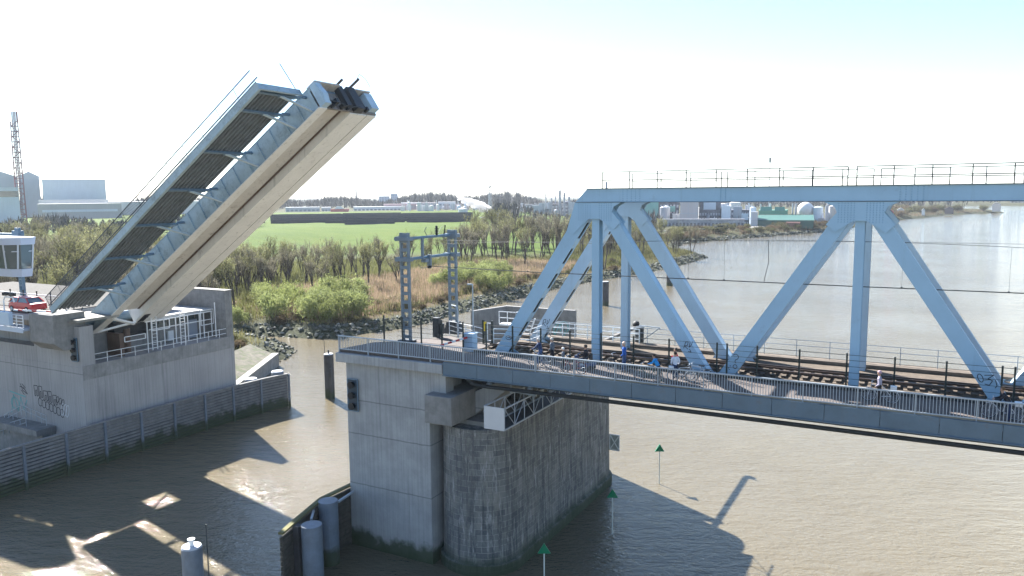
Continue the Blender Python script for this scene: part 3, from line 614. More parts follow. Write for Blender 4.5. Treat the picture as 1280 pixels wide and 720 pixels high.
# ================================================================= truss bridge
X0, PL, ZB, ZC, HC = -26.92, 7.83, 13.77, 25.36, .82
YN, YF = 46.73, 52.20
ZT = ZC+HC/2
tb = thing('truss_bridge', 'light blue steel truss railway bridge with a cantilevered cycle path', 'bridge', (-27, 49.5, DK))
SP = 6; XE = X0+PL*2*SP           # bays built, running out of the frame to the right
def rivets(m, pts, Y):
    for x, z in pts: m.add([(x-.025, Y, z-.025), (x+.025, Y, z-.025), (x+.025, Y, z+.025), (x-.025, Y, z+.025), (x, Y-.02, z)], [(0, 1, 4), (1, 2, 4), (2, 3, 4), (3, 0, 4)])
RIV = mat('rivet_blue', (.16, .30, .45), .5)
for Y, P_, side in ((YN+.45, BLUE, -1), (YF+.45, BLUE2, -1)):
    hw = .45                                        # half depth of the box members
    xe = X0+PL*(2*SP)
    m = MB(); m.prism([(X0+PL-1.35, ZC), (X0+PL-.55, ZC+HC), (xe, ZC+HC), (xe, ZC)], 'y', Y-hw-.02, Y+hw+.02)
    ch = m.build('top_chord', P_, tb)
    m = MB(); m.prism([(X0+PL-.7, ZC+HC+.002), (X0+PL-.7, ZC+HC+.04), (xe, ZC+HC+.04), (xe, ZC+HC+.002)], 'y', Y-hw-.12, Y+hw+.12); m.prism([(X0+PL-1.38, ZC-.035), (X0+PL-1.38, ZC-.002), (xe, ZC-.002), (xe, ZC-.035)], 'y', Y-hw-.07, Y+hw+.07)
    m.build('flange', mat('chord_flange', (.07, .09, .115), .6), ch)
    if Y < 50:
        m = MB()
        for j in range(1, 2*SP-1, 1):
            xx = X0+PL*j+ (1.9 if j % 2 else .2)
            cols = 5 if j % 2 else 2
            for a in range(cols):
                for b_ in range(6 if cols == 5 else 10): rivets(m, [(xx+.28*a, ZC+.08+(HC-.16)*b_/(5 if cols == 5 else 9))], Y-hw-.022)
        m.build('rivet_rows', RIV, ch)
    m = MB(); m.prism([(X0-1.0, ZB-.45), (X0-1.0, ZB+.35), (xe, ZB+.35), (xe, ZB-.45)], 'y', Y-hw, Y+hw); m.build('bottom_chord', GREYBLUE if Y < 50 else P_, tb)
    def member(p, q, w_, d, name, mt=P_):
        m = MB(); a, b_ = Vector((p[0], Y, p[1])), Vector((q[0], Y, q[1])); ax = (b_-a).normalized(); nn = Vector((-ax.z, 0, ax.x))
        # two web plates joined by battens: a hollow box with slots
        m.beam(a+Vector((0, -d/2+.02, 0)), b_+Vector((0, -d/2+.02, 0)), .04, w_, up=nn); m.beam(a+Vector((0, d/2-.02, 0)), b_+Vector((0, d/2-.02, 0)), .04, w_, up=nn)
        return m, a, b_, ax, nn
    for j in range(2*SP):
        xa, xb = X0+PL*j, X0+PL*(j+1)
        lo, hi = ((xa, ZB), (xb, ZT)) if j % 2 == 0 else ((xb, ZB), (xa, ZT))
        w_ = .86 if j == 0 else (.78 if j == 1 else .80)
        m, a, b_, ax, nn = member(lo, hi, w_, .8, 'diagonal')
        L_ = (b_-a).length
        dks = []
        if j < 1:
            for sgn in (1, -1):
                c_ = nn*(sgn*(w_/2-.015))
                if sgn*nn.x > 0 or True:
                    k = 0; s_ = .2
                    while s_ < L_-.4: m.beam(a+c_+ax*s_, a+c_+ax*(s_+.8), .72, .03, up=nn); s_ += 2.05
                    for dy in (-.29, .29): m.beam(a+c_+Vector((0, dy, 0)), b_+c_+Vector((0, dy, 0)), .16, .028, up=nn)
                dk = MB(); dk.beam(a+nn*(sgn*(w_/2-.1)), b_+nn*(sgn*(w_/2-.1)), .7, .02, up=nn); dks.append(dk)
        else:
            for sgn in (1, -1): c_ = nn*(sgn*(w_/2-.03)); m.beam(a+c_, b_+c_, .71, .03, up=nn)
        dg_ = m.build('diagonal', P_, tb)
        for dk in dks: dk.build('slot_shadow_plate', BLACK, dg_)  # black plates added inside the box so its slots look shadowed
    for j in range(1, 2*SP, 2):
        xx = X0+PL*j; m = MB(); hx = .25
        m.box(xx-hx, xx+hx, Y-.33, Y-.29, ZB, ZC-.04); m.box(xx-hx, xx+hx, Y+.29, Y+.33, ZB, ZC-.04); m.box(xx-.02, xx+.02, Y-.289, Y+.289, ZB, ZC-.04)
        m.build('vertical', P_, tb)
    for j in range(1, 2*SP, 2):
        xx = X0+PL*j; m = MB()
        first = j == 1
        Lx = 1.75; 
        prof = [(xx-Lx, ZC-.04), (xx-Lx-.05, ZC-.1), (xx-.98-.9, ZC-.95+.0), (xx-1.45, ZC-1.55), (xx-.35, ZC-1.15), (xx+.35, ZC-1.15), (xx+1.3, ZC-1.75), (xx+1.75, ZC-1.3), (xx+1.05+.1, ZC-.62), (xx+1.3, ZC-.3), (xx+1.75, ZC-.04)]
        if first: prof = [(xx-1.38, ZC-.04), (xx-1.98, ZC-1.9), (xx-1.5, ZC-2.1), (xx-.45, ZC-1.1), (xx+.35, ZC-1.1), (xx+1.3, ZC-1.75), (xx+1.75, ZC-1.3), (xx+1.15, ZC-.62), (xx+1.3, ZC-.3), (xx+1.75, ZC-.04)]
        else: prof = [(xx-1.9, ZC-.04), (xx-1.35, ZC-.3), (xx-1.2, ZC-.62), (xx-1.75, ZC-1.3), (xx-1.3, ZC-1.75), (xx-.35, ZC-1.1), (xx+.35, ZC-1.1), (xx+1.3, ZC-1.75), (xx+1.75, ZC-1.3), (xx+1.2, ZC-.62), (xx+1.35, ZC-.3), (xx+1.9, ZC-.04)]
        m.prism(prof, 'y', Y-hw-.03, Y-hw-.002); m.prism(prof, 'y', Y+hw+.002, Y+hw+.03)
        gs = m.build('gusset', P_, tb)
        if Y < 50:
            m = MB()
            for a in range(-7, 8):
                for b_ in range(9):
                    px_, pz_ = xx+a*.16, ZC-.12-b_*.13
                    if abs(a) > 1 and abs(px_-xx) < 1.15+.09*b_*0: rivets(m, [(px_, pz_)], Y-hw-.032)
            m.build('rivet_rows', RIV, gs)
    for j in range(0, 2*SP+1, 2):
        xx = X0+PL*j; m = MB()
        prof = [(xx-1.7, ZB-.4), (xx+1.7, ZB-.4), (xx+1.7, ZB+.5), (xx+1.15, ZB+1.3), (xx+.5, ZB+1.15), (xx, ZB+1.0), (xx-.5, ZB+1.15), (xx-1.15, ZB+1.3), (xx-1.7, ZB+.5)]
        if j == 0: prof = [(xx-1.0, ZB-.4), (xx+1.7, ZB-.4), (xx+1.9, ZB+.9), (xx+1.25, ZB+1.3), (xx, ZB+1.0), (xx-.3, ZB+.5)]
        m.prism(prof, 'y', Y-hw-.03, Y-hw-.002); m.prism(prof, 'y', Y+hw+.002, Y+hw+.03); m.build('gusset', P_, tb)
# horizontal bracing between the top chords
for j in range(1, 2*SP-1):
    xa, xb = X0+PL*j, X0+PL*(j+1); m = MB(); ya, yb = YN+.92, YF-.02
    m.box(xa-.22, xa+.22, ya, yb, ZC+.08, ZC+.5); m.build('top_strut', BLUE, tb)
    for p_, q_, dz in (((xa, ya), (xb, yb), 0), ((xa, yb), (xb, ya), .12)): m = MB(); m.beam((p_[0], p_[1], ZC+.25+dz), (q_[0], q_[1], ZC+.25+dz), .42, .1); m.build('top_bracing', BLUE, tb)
m = MB(); m.box(X0+PL+.3, XE, 50.75, 52.18, ZC+.72, ZC+.78); m.build('maintenance_walkway', GREYBLUE, tb)
# handrails on the top chords
for Y in (YN+.25, YF+.45):
    for x0_, x1_ in ((-18.6, -4.15), (-3.7, 20.0), (20.5, 44)) if Y < 50 else ((-18.6, -12.4), (-12.0, -3.2), (-2.8, 30)):
        railing([(x0_, Y-.2, ZC+HC+.04), (x1_, Y-.2, ZC+HC+.04)], 1.02, (.5, 1.02), 1.85, .027, 5).build('chord_handrail', mat('thin_rail_grey', (.04, .04, .045), .8), tb)
m = MB(); m.cyl((-18.3, YN, ZC+HC+.04), (-18.3, YN, ZC+HC+.45), .07, n=8); m.build('vent_pipe', RAILM, tb)
# graffiti tags on the diagonals (thin strokes 3 mm proud of the front plates)
YG = YN+.043
def tagat(cx_, cz_, s_, kind):
    if kind == 0: L_ = [[(0, 0), (.15, .5), (.35, .55), (.3, .25), (.05, .2), (.35, -.05)], [(.5, .5), (.42, .1), (.6, .3), (.7, .6)], [(.45, .0), (.6, -.25), (.35, -.2)]]
    elif kind == 1: L_ = [blob(.25, .8, .22, .22, a0=150, a1=-90), [(.25, .58), (.2, .4), (.28, .3)], blob(.22, .0, .16, .16), [(-.3, -.2), (-.25, -.1)], [(-.2, .05), (-.12, .0)], [(-.28, -.3), (-.2, -.26)]]
    elif kind == 2: L_ = [blob(.1, .1, .14, .25, tilt=-.3), [(.3, .3), (.8, .35), (.5, .1), (.75, .0), (.6, -.3), (.35, -.25)], [(.3, .0), (.6, .05)], [(.9, .05), (1.0, -.3), (.9, -.45)]]
    else: L_ = [blob(.3, .1, .3, .18), [(.15, .12), (.45, .1)], [(.4, .25), (.5, .0)]]
    return strokes([[(p[0]*s_+cx_, p[1]*s_+cz_) for p in ln] for ln in L_], lambda x, y, z: (x, YG+y*.1, z), .04)
for cx_, cz_, s_, k in ((-25.75, 15.9, .75, 3), (-13.15, 16.3, .8, 0), (-10.15, 15.45, .75, 1), (2.6, 16.0, .85, 2)):
    tagat(cx_, cz_, s_, k).build('graffiti', GRAF, tb)
YG = YF+.043; tagat(-25.6, 16.0, .9, 0).build('graffiti', GRAF, tb)
# deck: floor, cycle path, side girder
XE = X0+PL*2*SP
m = MB(); m.box(-28.3, XE, 42.95, 46.35, 14.55, DK); m.build('path_deck', ASPH, tb)
m = MB(); m.box(-28.3, XE, 42.80, 42.94, 14.58, 14.86); m.build('kerb', mat('kerb_beige', (.25, .225, .18), .8, var=.15, scale=2), tb)
m = MB()
k = 0; xx = -28.3
while xx < XE: m.box(xx+.012, xx+2.65-.012, 42.62, 42.79, 13.92, 14.78); xx += 2.65
m.box(-28.3, XE, 42.52, 42.84, 13.86, 13.918); m.build('fascia_girder', FASCIA, tb)
m = MB(); xx = -27.9
while xx < XE: m.prism([(42.85, 14.5), (46.3, 14.5), (46.3, 13.6), (42.85, 14.1)], 'x', xx-.08, xx+.08); xx += 2.65
m.build('cantilever_bracket', GREYBLUE, tb)
m = MB(); m.box(-26.5, XE, 44.3, 44.75, 13.3, 13.9); m.build('service_duct', DARKST, tb)
m = MB(); m.box(-14, XE, 43.9, 44.2, 13.50, 13.56); m.build('cable_tray', WHITE, tb)
m = MB(); m.tube([(-27.6, 43.6, 14.0), (-26.6, 43.6, 13.3), (-25.8, 43.6, 13.2), (-14, 43.6, 13.25), (0, 43.6, 13.25), (20, 43.6, 13.25), (XE, 43.6, 13.25)], .13, 8); m.build('water_main', DARKST, tb)
m = MB(); m.box(-28.3, XE, 46.4, 54.0, 14.3, 14.72); m.build('track_floor', BALLAST, tb)
m = MB(); m.box(-28.3, XE, 46.4, 46.5, 14.72, 15.0); m.build('floor_upstand', DARKST, tb)
m = MB(); m.box(-28.3, XE, 53.15, 54.1, 14.74, 14.95); m.build('far_walkway', mat('far_walk_boards', (.125, .10, .078), .9, var=.3, scale=1.5), tb)
m = MB(); xx = -28
while xx < XE: m.box(xx, xx+.26, 48.2, 50.8, 14.73, 14.86); xx += .62
m.build('sleepers', WOOD, tb)
for yy in (48.78, 50.22): m = MB(); m.box(-28.2, XE, yy-.035, yy+.035, 14.865, 15.02); m.build('rail', RUSTRAIL, tb)
for yy in (49.1, 49.9): m = MB(); m.box(-28, XE, yy-.03, yy+.03, 14.865, 14.98); m.build('guard_rail', RUSTRAIL, tb)
m = MB(); [m.box(X0+PL*j-.15, X0+PL*j+.15, 46.8, 52.1, 13.4, 14.3) for j in range(2*SP+1)]; m.build('cross_girder', DARKST, tb)
# far railing
railing([(-28.2, 53.85, 14.95), (XE, 53.85, 14.95)], 1.15, (.4, .78, 1.15), 2.05, .022, 5).build('far_railing', RAILM, tb)
# slender fence between path and track
m = MB(); xs = [-35.9, -34.2, -32.5, -30.7, -28.9, -27.0, -24.9, -22.75, -20.6, -18.4, -16.2, -13.9, -10.95, -10.35, -8.6, -6.25, -3.75, -1.35, 1.1, 3.6, 4.15, 6.6, 9]
for j, x_ in enumerate(xs): 
    m = MB(); m.box(x_-.045, x_+.045, 46.15, 46.23, DK, 16.95); m.build('fence_post', DKGREEN, tb)
m = MB(); [m.cyl((-34.6, 46.19, DK+h_), (XE, 46.19, DK+h_), .012, n=4) for h_ in (.35, .7, 1.05, 1.4, 1.75, 2.05)]; m.build('fence_wires', DKGREEN, tb)
# near railing: posts with balusters
m = MB(); m.beam((-37.4, 42.77, DK+1.05), (XE, 42.77, DK+1.05), .09, .07); m.beam((-37.4, 42.77, DK+.1), (XE, 42.77, DK+.1), .06, .05); m.build('handrail', RAILM, tb)
m = MB(); xx = -37.35
while xx < 14: m.beam((xx, 42.77, DK+.1), (xx, 42.77, DK+1.03), .03, .03); xx += .148
b_ = m.build('balusters', RAILM, tb)
xx = -37.35
while xx < 12: m = MB(); m.box(xx-.025, xx+.025, 42.73, 42.83, DK-.25, DK+1.03); m.build('railing_post', RAILM, tb); xx += 2.65
# approach paving on the pier head
ap = MB(); ap.prism([(-37.5, 42.9), (-28.32, 42.9), (-28.32, 49.78), (-30.3, 49.73), (-33.1, 51.05), (-34.9, 47.85), (-36.95, 46.25), (-37.5, 43.6)], 'z', 14.625, DK-.004); structure(ap.build('pier_paving', ASPH))
# ================================================================= catenary gantry on the pier head
pg = thing('catenary_portal', 'grey-blue steel catenary portal of two battened masts and two tubular beams on the pier head', 'catenary portal', (-34.4, 50, DK))
def mast(x, y, z0, z1, wx=.78, wy=.26, mt=PORTAL):
    m = MB(); 
    for sx in (-1, 1): m.box(x+sx*wx/2-.13*(sx > 0), x+sx*wx/2+.13*(sx < 0), y-wy/2, y+wy/2, z0, z1)
    z = z0+.5
    while z < z1-.3: 
        m.box(x-wx/2+.13, x+wx/2-.13, y-wy/2, y-wy/2+.03, z, z+.22); m.box(x-wx/2+.13, x+wx/2-.13, y+wy/2-.03, y+wy/2, z, z+.22); z += .66
    m.box(x-wx/2+.13, x+wx/2-.13, y-wy/2+.002, y+wy/2-.002, z1-.35, z1-.02)
    return m
for y_ in (47.5, 53.0):
    x_ = -34.75 if y_ < 50 else -34.05
    mm_ = mast(x_, y_, 14.6, 23.1).build('mast', PORTAL, pg)
    for z_ in (22.65, 21.1): m = MB(); m.box(x_-.55, x_+.55, y_-.33, y_+.33, z_-.14, z_+.14); m.cyl((x_-.6, y_-.3, z_), (x_-.6, y_+.3, z_), .17, n=10); m.cyl((x_+.45, y_-.36, z_), (x_+.45, y_-.28, z_), .16, n=10); m.build('clamp', PORTAL, mm_)
    m = MB(); m.prism([(x_-.75, 14.62), (x_+.75, 14.62), (x_+.42, 15.6), (x_-.42, 15.6)], 'y', y_-.42, y_+.42) if y_ > 50 else m.box(x_-.6, x_+.6, y_-.4, y_+.4, 14.62, 14.95); m.build('foot', DARKST, mm_)
for z_ in (22.65, 21.1):
    m = MB(); m.cyl((-34.6, 47.5, z_), (-34.1, 53, z_+.05), .11, n=10); m.build('beam', GREYBLUE, pg)
m = MB(); m.box(-34.48, -34.32, 49.2, 49.4, 20.9, 22.6); m.build('hanger', PORTAL, pg)
m = MB(); m.box(-34.4, -34.1, 49.9, 50.1, 20.3, 21.3); m.box(-34.55, -34.1, 49.3, 49.75, 20.75, 21.0); m.build('wire_clamp', PORTAL, pg)
m = MB(); m.cyl((-34.2, 51.0, 22.75), (-34.2, 51.0, 23.5), .09, n=8); [m.cyl((-34.2, 51.0, 22.9+k*.12), (-34.2, 51.0, 22.95+k*.12), .17, n=10) for k in range(4)]
m.cyl((-34.2, 49.9, 20.25), (-34.2, 49.9, 20.45), .16, n=10); m.cyl((-34.1, 51.9, 22.8), (-34.1, 52.1, 23.5), .05, n=6); m.build('insulator', BLACK, pg)
m = MB(); m.tube([(-34.3, 49.8, 22.8), (-34.3, 49.5, 23.15), (-34.3, 49.75, 23.45)], .03, 5); m.tube([(-34.3, 48.6, 20.6), (-34.3, 49.1, 20.3), (-34.3, 49.9, 20.35)], .025, 5); m.tube([(-34.2, 51.2, 22.9), (-34.2, 51.6, 23.3), (-34.1, 52.0, 23.5)], .02, 5); m.build('jumper_cable', mat('copper_grey', (.2, .2, .17), .6), pg)
cw = thing('catenary_wires', 'thin overhead contact wire and messenger wire with droppers running through the truss bridge', 'overhead wire', (-20, 49.5, 20))
m = MB(); m.tube([(-34.2, 49.9, 20.42), (-25, 49.5, 20.34), (-13.7, 49.5, 20.34), (-4, 49.5, 20.33), (5, 49.5, 20.36), (25, 49.5, 20.4)], .03, 5); m.build('contact_wire', DARKST, cw)
def messy(x): return 22.98-.0045*0-.5*min(1, ((x+5.0)/16)**2)
m = MB(); m.tube([(x, 49.5, messy(x)) for x in range(-37, 26, 2)], .012, 4); m.build('messenger_wire', DARKST, cw)
for x_ in (-25.4, -19.6, -13.7, -11.4, -1.3, 3.9): m = MB(); m.cyl((x_, 49.5, 20.34), (x_, 49.5, messy(x_)), .008, n=3); m.sphere((x_, 49.5, 20.38), .06, 6, 4); m.build('dropper', DARKST, cw)
m = MB(); m.tube([(-8.75, 49.5, 22.97), (-8.7, 49.5, 21.6), (-8.95, 49.5, 20.36)], .018, 4); m.build('dropper', DARKST, cw)
m = MB(); m.tube([(x, 51.2, 22.9-.0009*(x-5)**2*.6) for x in range(-34, 26, 3)], .009, 4); m.build('feeder_wire', DARKST, cw)
# small furniture on the pier head
t = thing('lamp_post', 'slim grey lamp post with short arm by the barrier on the pier head', 'lamp post', (-30.3, 49.9, DK))
m = MB(); m.cyl((-30.3, 49.9, DK-.1), (-30.3, 49.9, 19.1), .06, .045, 8); m.build('pole', RAILM, t); m = MB(); m.box(-30.75, -30.28, 49.83, 49.97, 19.1, 19.2); m.build('lamp_head', RAILM, t)
t = thing('road_barrier', 'half lowered red and white striped barrier boom with pale blue drive cabinet', 'barrier', (-28.6, 46.5, DK))
m = MB(); m.box(-28.95, -28.2, 46.3, 47.0, DK, 16.05); m.box(-29.0, -28.15, 46.25, 47.05, 16.05, 16.1); m.build('drive_cabinet', mat('cabinet_blue', (.35, .46, .58), .45), t, bevel=.02)
a_, b_ = Vector((-28.55, 46.2, 15.85)), Vector((-30.2, 45.2, 15.3))
for k in range(7): m = MB(); m.beam(a_.lerp(b_, k/7), a_.lerp(b_, (k+1)/7-.004), .1, .13); m.build('boom_stripe', RED if k % 2 == 0 else WHITE, t)
t = thing('equipment_cabinet', 'dark upright equipment cabinet beside the catenary mast foot', 'cabinet', (-33.9, 50.2, DK))
m = MB(); m.box(-34.1, -33.55, 50.0, 50.4, DK, 16.35); m.build('housing', DARKST, t, bevel=.02); m = MB(); m.box(-33.5, -33.2, 50.1, 50.35, 15.1, 15.9); m.cyl((-33.3, 50.2, DK), (-33.3, 50.2, 15.2), .05); m.build('side_box', DARKST, t)
t = thing('pedestrian_gate', 'dark green gate posts with a yellow notice and white rails at the truss end', 'gate', (-28.8, 49.3, DK))
for x_ in (-29.05, -28.3): m = MB(); m.box(x_-.07, x_+.07, 49.25, 49.39, DK, 16.6); m.build('gate_post', DKGREEN, t)
m = MB(); m.box(-28.95, -28.75, 49.2, 49.24, 15.8, 16.5); m.build('notice', YELLOW, t)
m = MB(); [m.beam((-28.7, 49.3, z_), (-28.38, 49.3, z_), .05) for z_ in (15.1, 16.4)]; m.beam((-28.7, 49.3, 15.1), (-28.7, 49.3, 16.4), .05); m.build('gate_frame', WHITE, t)
t = thing('pier_railing', 'white tubular railing along the far edge of the pier head', 'railing', (-31, 51, DK))
railing([(-33.3, 51.2, DK), (-30.2, 49.9, DK), (-29.1, 49.3, DK)], 1.15, (.4, .78, 1.15), 1.1, .03).build('rails', WHITE, t)
railing([(-28.2, 49.35, DK), (-25.6, 50.2, DK), (-25.6, 53.7, DK), (-18.4, 53.7, DK)], 1.2, (.45, .85, 1.2), 1.1, .035).build('rails', WHITE, t)
m = MB(); m.tube([(-32.1, 50.6, DK), (-32.1, 50.6, 16.9), (-32.3, 50.7, 17.25), (-32.8, 50.8, 17.3)], .05, 8); tag(m.build('vent_pipe', RAILM), 'bent pale pipe standing beside the far catenary mast foot', 'pipe')
t = thing('signal_box', 'round dark signal lantern hanging outside the far bridge railing', 'signal light', (-18.5, 53.7, 15.3))
m = MB(); m.cyl((-18.6, 54.3, 14.95), (-18.6, 54.3, 16.1), .33, n=14); m.build('lantern_body', DARKST, t, bevel=.02); m = MB(); m.beam((-18.6, 54.2, 16.2), (-16.9, 53.9, 16.2), .06); m.beam((-18.2, 54.1, 15.2), (-16.9, 53.9, 16.2), .05); m.build('bracket', RAILM, t)
t = thing('radar_boom', 'dark boom tipped with a round black lamp reaching over the river behind the bridge', 'boom', (-26.5, 66, 11.5))
m = MB(); m.beam((-27.1, 63.9, 11.9), (-27.0, 77.4, 11.8), .3, .28); m.build('arm', mat('boom_brown', (.14, .13, .12), .7), t)
m = MB(); m.sphere((-27.0, 77.7, 12.1), .38, 12, 8); m.cyl((-26.6, 77.3, 11.7), (-26.6, 77.3, 12.5), .06); m.build('lamp', BLACK, t)
# far concrete pier block behind the deck with its white access stairs
fb = thing('concrete_pier', 'weathered concrete block with teal graffiti standing beyond the truss end diagonals', 'bridge pier', (-33.5, 69, 0))
m = MB(); m.prism([(-29.75, 67.9), (-37.2, 67.9), (-38.5, 63.6), (-38.9, 63.6), (-37.5, 68.3), (-29.75, 68.3)], 'z', -1, 14.75); m.build('block', C_DARK, fb, bevel=.05)
strokes([blob(-31.4, 12.6, .6, .8), blob(-30.9, 13.0, .45, .6), [(-31.9, 12.2), (-31.2, 13.6), (-30.6, 12.4)]], lambda x, y, z: (x, 67.88+y*.1, z), .12).build('graffiti', GRAFT, fb)
st = thing('access_stair', 'white steel platform and steep ladder on the river pier behind the end diagonals', 'stair', (-31.5, 60, 11))
m = MB(); m.box(-33.7, -32.0, 60.0, 60.8, 14.25, 14.4); m.build('platform', WHITE, st)
railing([(-33.7, 60.0, 14.4), (-32.0, 60.0, 14.4), (-32.0, 60.8, 14.4)], 1.1, (.55, 1.1), .85, .04).build('railing', WHITE, st)
for s_ in (0, .6):
    m = MB(); m.beam((-31.6+s_, 59.4, 12.2), (-30.4+s_, 59.4, 15.2), .1); 
    if s_ == 0: [m.beam((-31.5+k*.17, 59.4, 12.4+k*.42), (-30.9+k*.17, 59.4, 12.4+k*.42), .05) for k in range(7)]
    m.build('stringer', WHITE, st)
# ================================================================= left side furniture
t = thing('catenary_mast', 'dark battened catenary mast with a side arm behind the bridge control cabin', 'catenary mast', (-86.6, 48.5, 14.6))
mast(-86.6, 48.5, 14.0, 22.8, .7, .3, GREYBLUE).build('mast', GREYBLUE, t)
m = MB(); m.box(-92, -85.7, 48.35, 48.65, 22.0, 22.2); m.box(-87.2, -86.0, 48.2, 48.8, 21.85, 22.5); m.build('arm', GREYBLUE, t); m = MB(); m.tube([(-90.4, 48.5, 22.2), (-90.1, 48.5, 22.9), (-89.7, 48.5, 22.3)], .06, 5); m.build('insulator', BLACK, t)
cb = thing('control_cabin', 'light blue glazed bridge control cabin cut by the left picture edge', 'control cabin', (-80, 44.5, 18.3))
PANEL = mat('cabin_panel', (.42, .48, .60), .4, spec=.5, var=.05); MUL = mat('cabin_mullion', (.50, .53, .58), .4)
def slab(n0, n1, z0, z1): # octagonal plan with chamfered corner, n = grow
    P = lambda g: [(-95, 43.2-g), (-79.6+g*.4, 43.2-g), (-78.3+g, 44.0-g*.4), (-78.3+g, 45.3), (-95, 45.3)]
    a, b_ = P(n0), P(n1); n = len(a); return [(x, y, z0) for x, y in a]+[(x, y, z1) for x, y in b_], [tuple(range(n)), tuple(range(2*n-1, n-1, -1))]+[(k, n+k, n+(k+1) % n, (k+1) % n) for k in range(n)]
for z0, z1, n0, n1, nm, mt_ in ((18.2, 19.0, -.7, -.45, 'sill_band', PANEL), (19.02, 21.4, -.5, -.02, 'glazing', GLASS), (21.42, 22.15, .15, .4, 'roof_band', PANEL)):
    m = MB(); m.add(*slab(n0, n1, z0, z1)); m.build(nm, mt_, cb)
def wallpt(t_, z): # on the slanted glazing; t along the outline
    g = -.5+(z-19.02)/2.38*.48+.03; pts = [(-95, 43.2-g), (-79.6+g*.4, 43.2-g), (-78.3+g, 44.0-g*.4), (-78.3+g, 45.3)]
    d = [0]; 
    for a, b_ in zip(pts[:-1], pts[1:]): d.append(d[-1]+math.dist(a, b_))
    s_ = t_*d[-1]
    for i in range(3):
        if s_ <= d[i+1]: f = (s_-d[i])/(d[i+1]-d[i]); return (pts[i][0]+(pts[i+1][0]-pts[i][0])*f, pts[i][1]+(pts[i+1][1]-pts[i][1])*f, z)
    return (*pts[-1], z)
for t_ in (.66, .74, .832, .915, .995): m = MB(); m.beam(wallpt(t_, 19.0), wallpt(t_, 21.42), .14, .1); m.build('mullion', MUL, cb)
m = MB(); [m.beam(wallpt(a, 20.75), wallpt(b_, 20.75), .08) for a, b_ in ((.66, .74), (.832, .915), (.915, .995))]; m.build('transom', MUL, cb)
m = MB(); m.box(-84.5, -80.8, 44.0, 45.1, 19.03, 19.9); m.build('desk', mat('desk_brown', (.28, .2, .14), .6), cb)
m = MB(); m.box(-97, -90, 43.5, 45.2, 14.6, 18.2); m.build('tower_shaft', C_LEFT, cb)
t = thing('steel_catwalk', 'white-railed steel catwalk with lattice balustrade at the left picture edge', 'catwalk', (-80, 43.2, 13.5))
m = MB(); m.box(-92, -76.7, 42.7, 44.5, 13.15, 13.35); m.box(-92, -76.7, 42.66, 42.69, 13.0, 13.5); m.build('floor', mat('catwalk_blue', (.45, .52, .62), .5), t)
railing([(-92, 42.75, 13.5), (-76.7, 42.75, 13.5)], 1.2, (.3, .6, .9, 1.2), 1.1, .045).build('railing', WHITE, t)
t = thing('control_box', 'pale blue control box on the catwalk below the curved lamp pole', 'cabinet', (-79, 42.9, 13.5)); m = MB(); m.box(-79.9, -78.1, 42.2, 42.6, 13.7, 15.0); m.build('housing', mat('cabinet_pale', (.42, .52, .62), .45), t, bevel=.02)
t = thing('signal_pole', 'white bent pole carrying two black camera heads beside the red car', 'camera pole', (-80, 43, 13.5))
m = MB(); m.tube([(-80.0, 42.9, 13.5), (-80.0, 42.9, 16.0), (-79.7, 42.9, 16.35), (-78.4, 42.9, 16.35), (-78.2, 42.9, 15.9)], .07, 8); m.build('pole', WHITE, t)
for x_ in (-79.5, -78.4): m = MB(); m.box(x_-.35, x_+.3, 42.7, 43.1, 16.5, 16.8); m.build('camera_head', BLACK, t, bevel=.03)
t = thing('roadside_fence', 'black posts with a white top rail between the left road and the track', 'fence', (-82, 46.3, 14.6))
for k in range(8): m = MB(); x_ = -92+k*2.35; m.cyl((x_, 46.3, 14.6), (x_, 46.3, 16.4), .06, n=8); m.sphere((x_, 46.3, 16.45), .09, 8, 5); m.build('fence_post', BLACK, t)
m = MB(); m.beam((-92, 46.3, 16.15), (-75, 46.3, 16.15), .05, .08); [m.cyl((-92, 46.3, z_), (-75, 46.3, z_), .015, n=4) for z_ in (15.0, 15.3, 15.6, 15.9)]; m.build('rail', WHITE, t)
t = thing('road_barrier', 'lowered red and white barrier boom in front of the red car', 'barrier', (-79, 43.5, 14.9))
for k in range(9): m = MB(); x_ = -79.4+k*.78; m.box(x_, x_+.776, 43.4, 43.5, 14.93+.03*k, 15.08+.03*k); m.build('boom_stripe', RED if k % 3 == 1 else WHITE, t)
t = thing('trestle', 'dark spindly steel trestle on the sunlit slab under the leaf heel', 'trestle', (-74, 46.5, 14.4))
m = MB(); m.beam((-75.6, 46.4, 15.25), (-72.6, 46.9, 15.35), .16, .1)
for x_ in (-75.3, -74.4, -73.1): m.beam((x_, 46.5, 15.25), (x_+.15, 46.1, 14.36), .07)
m.build('frame', DARKST, t)
m = MB(); m.cyl((-120, 92, 3), (-120, 92, 11.2), .07, n=6); t = thing('lamp_post', 'distant slim lamp post with bright white head in front of the left woods', 'lamp post', (-120, 92, 3)); m.build('pole', DARKST, t)
m = MB(); m.sphere((-120.3, 91.6, 11.25), .55, 10, 6, (1.3, 1, .35)); m.build('lamp_head', WHITE, t)
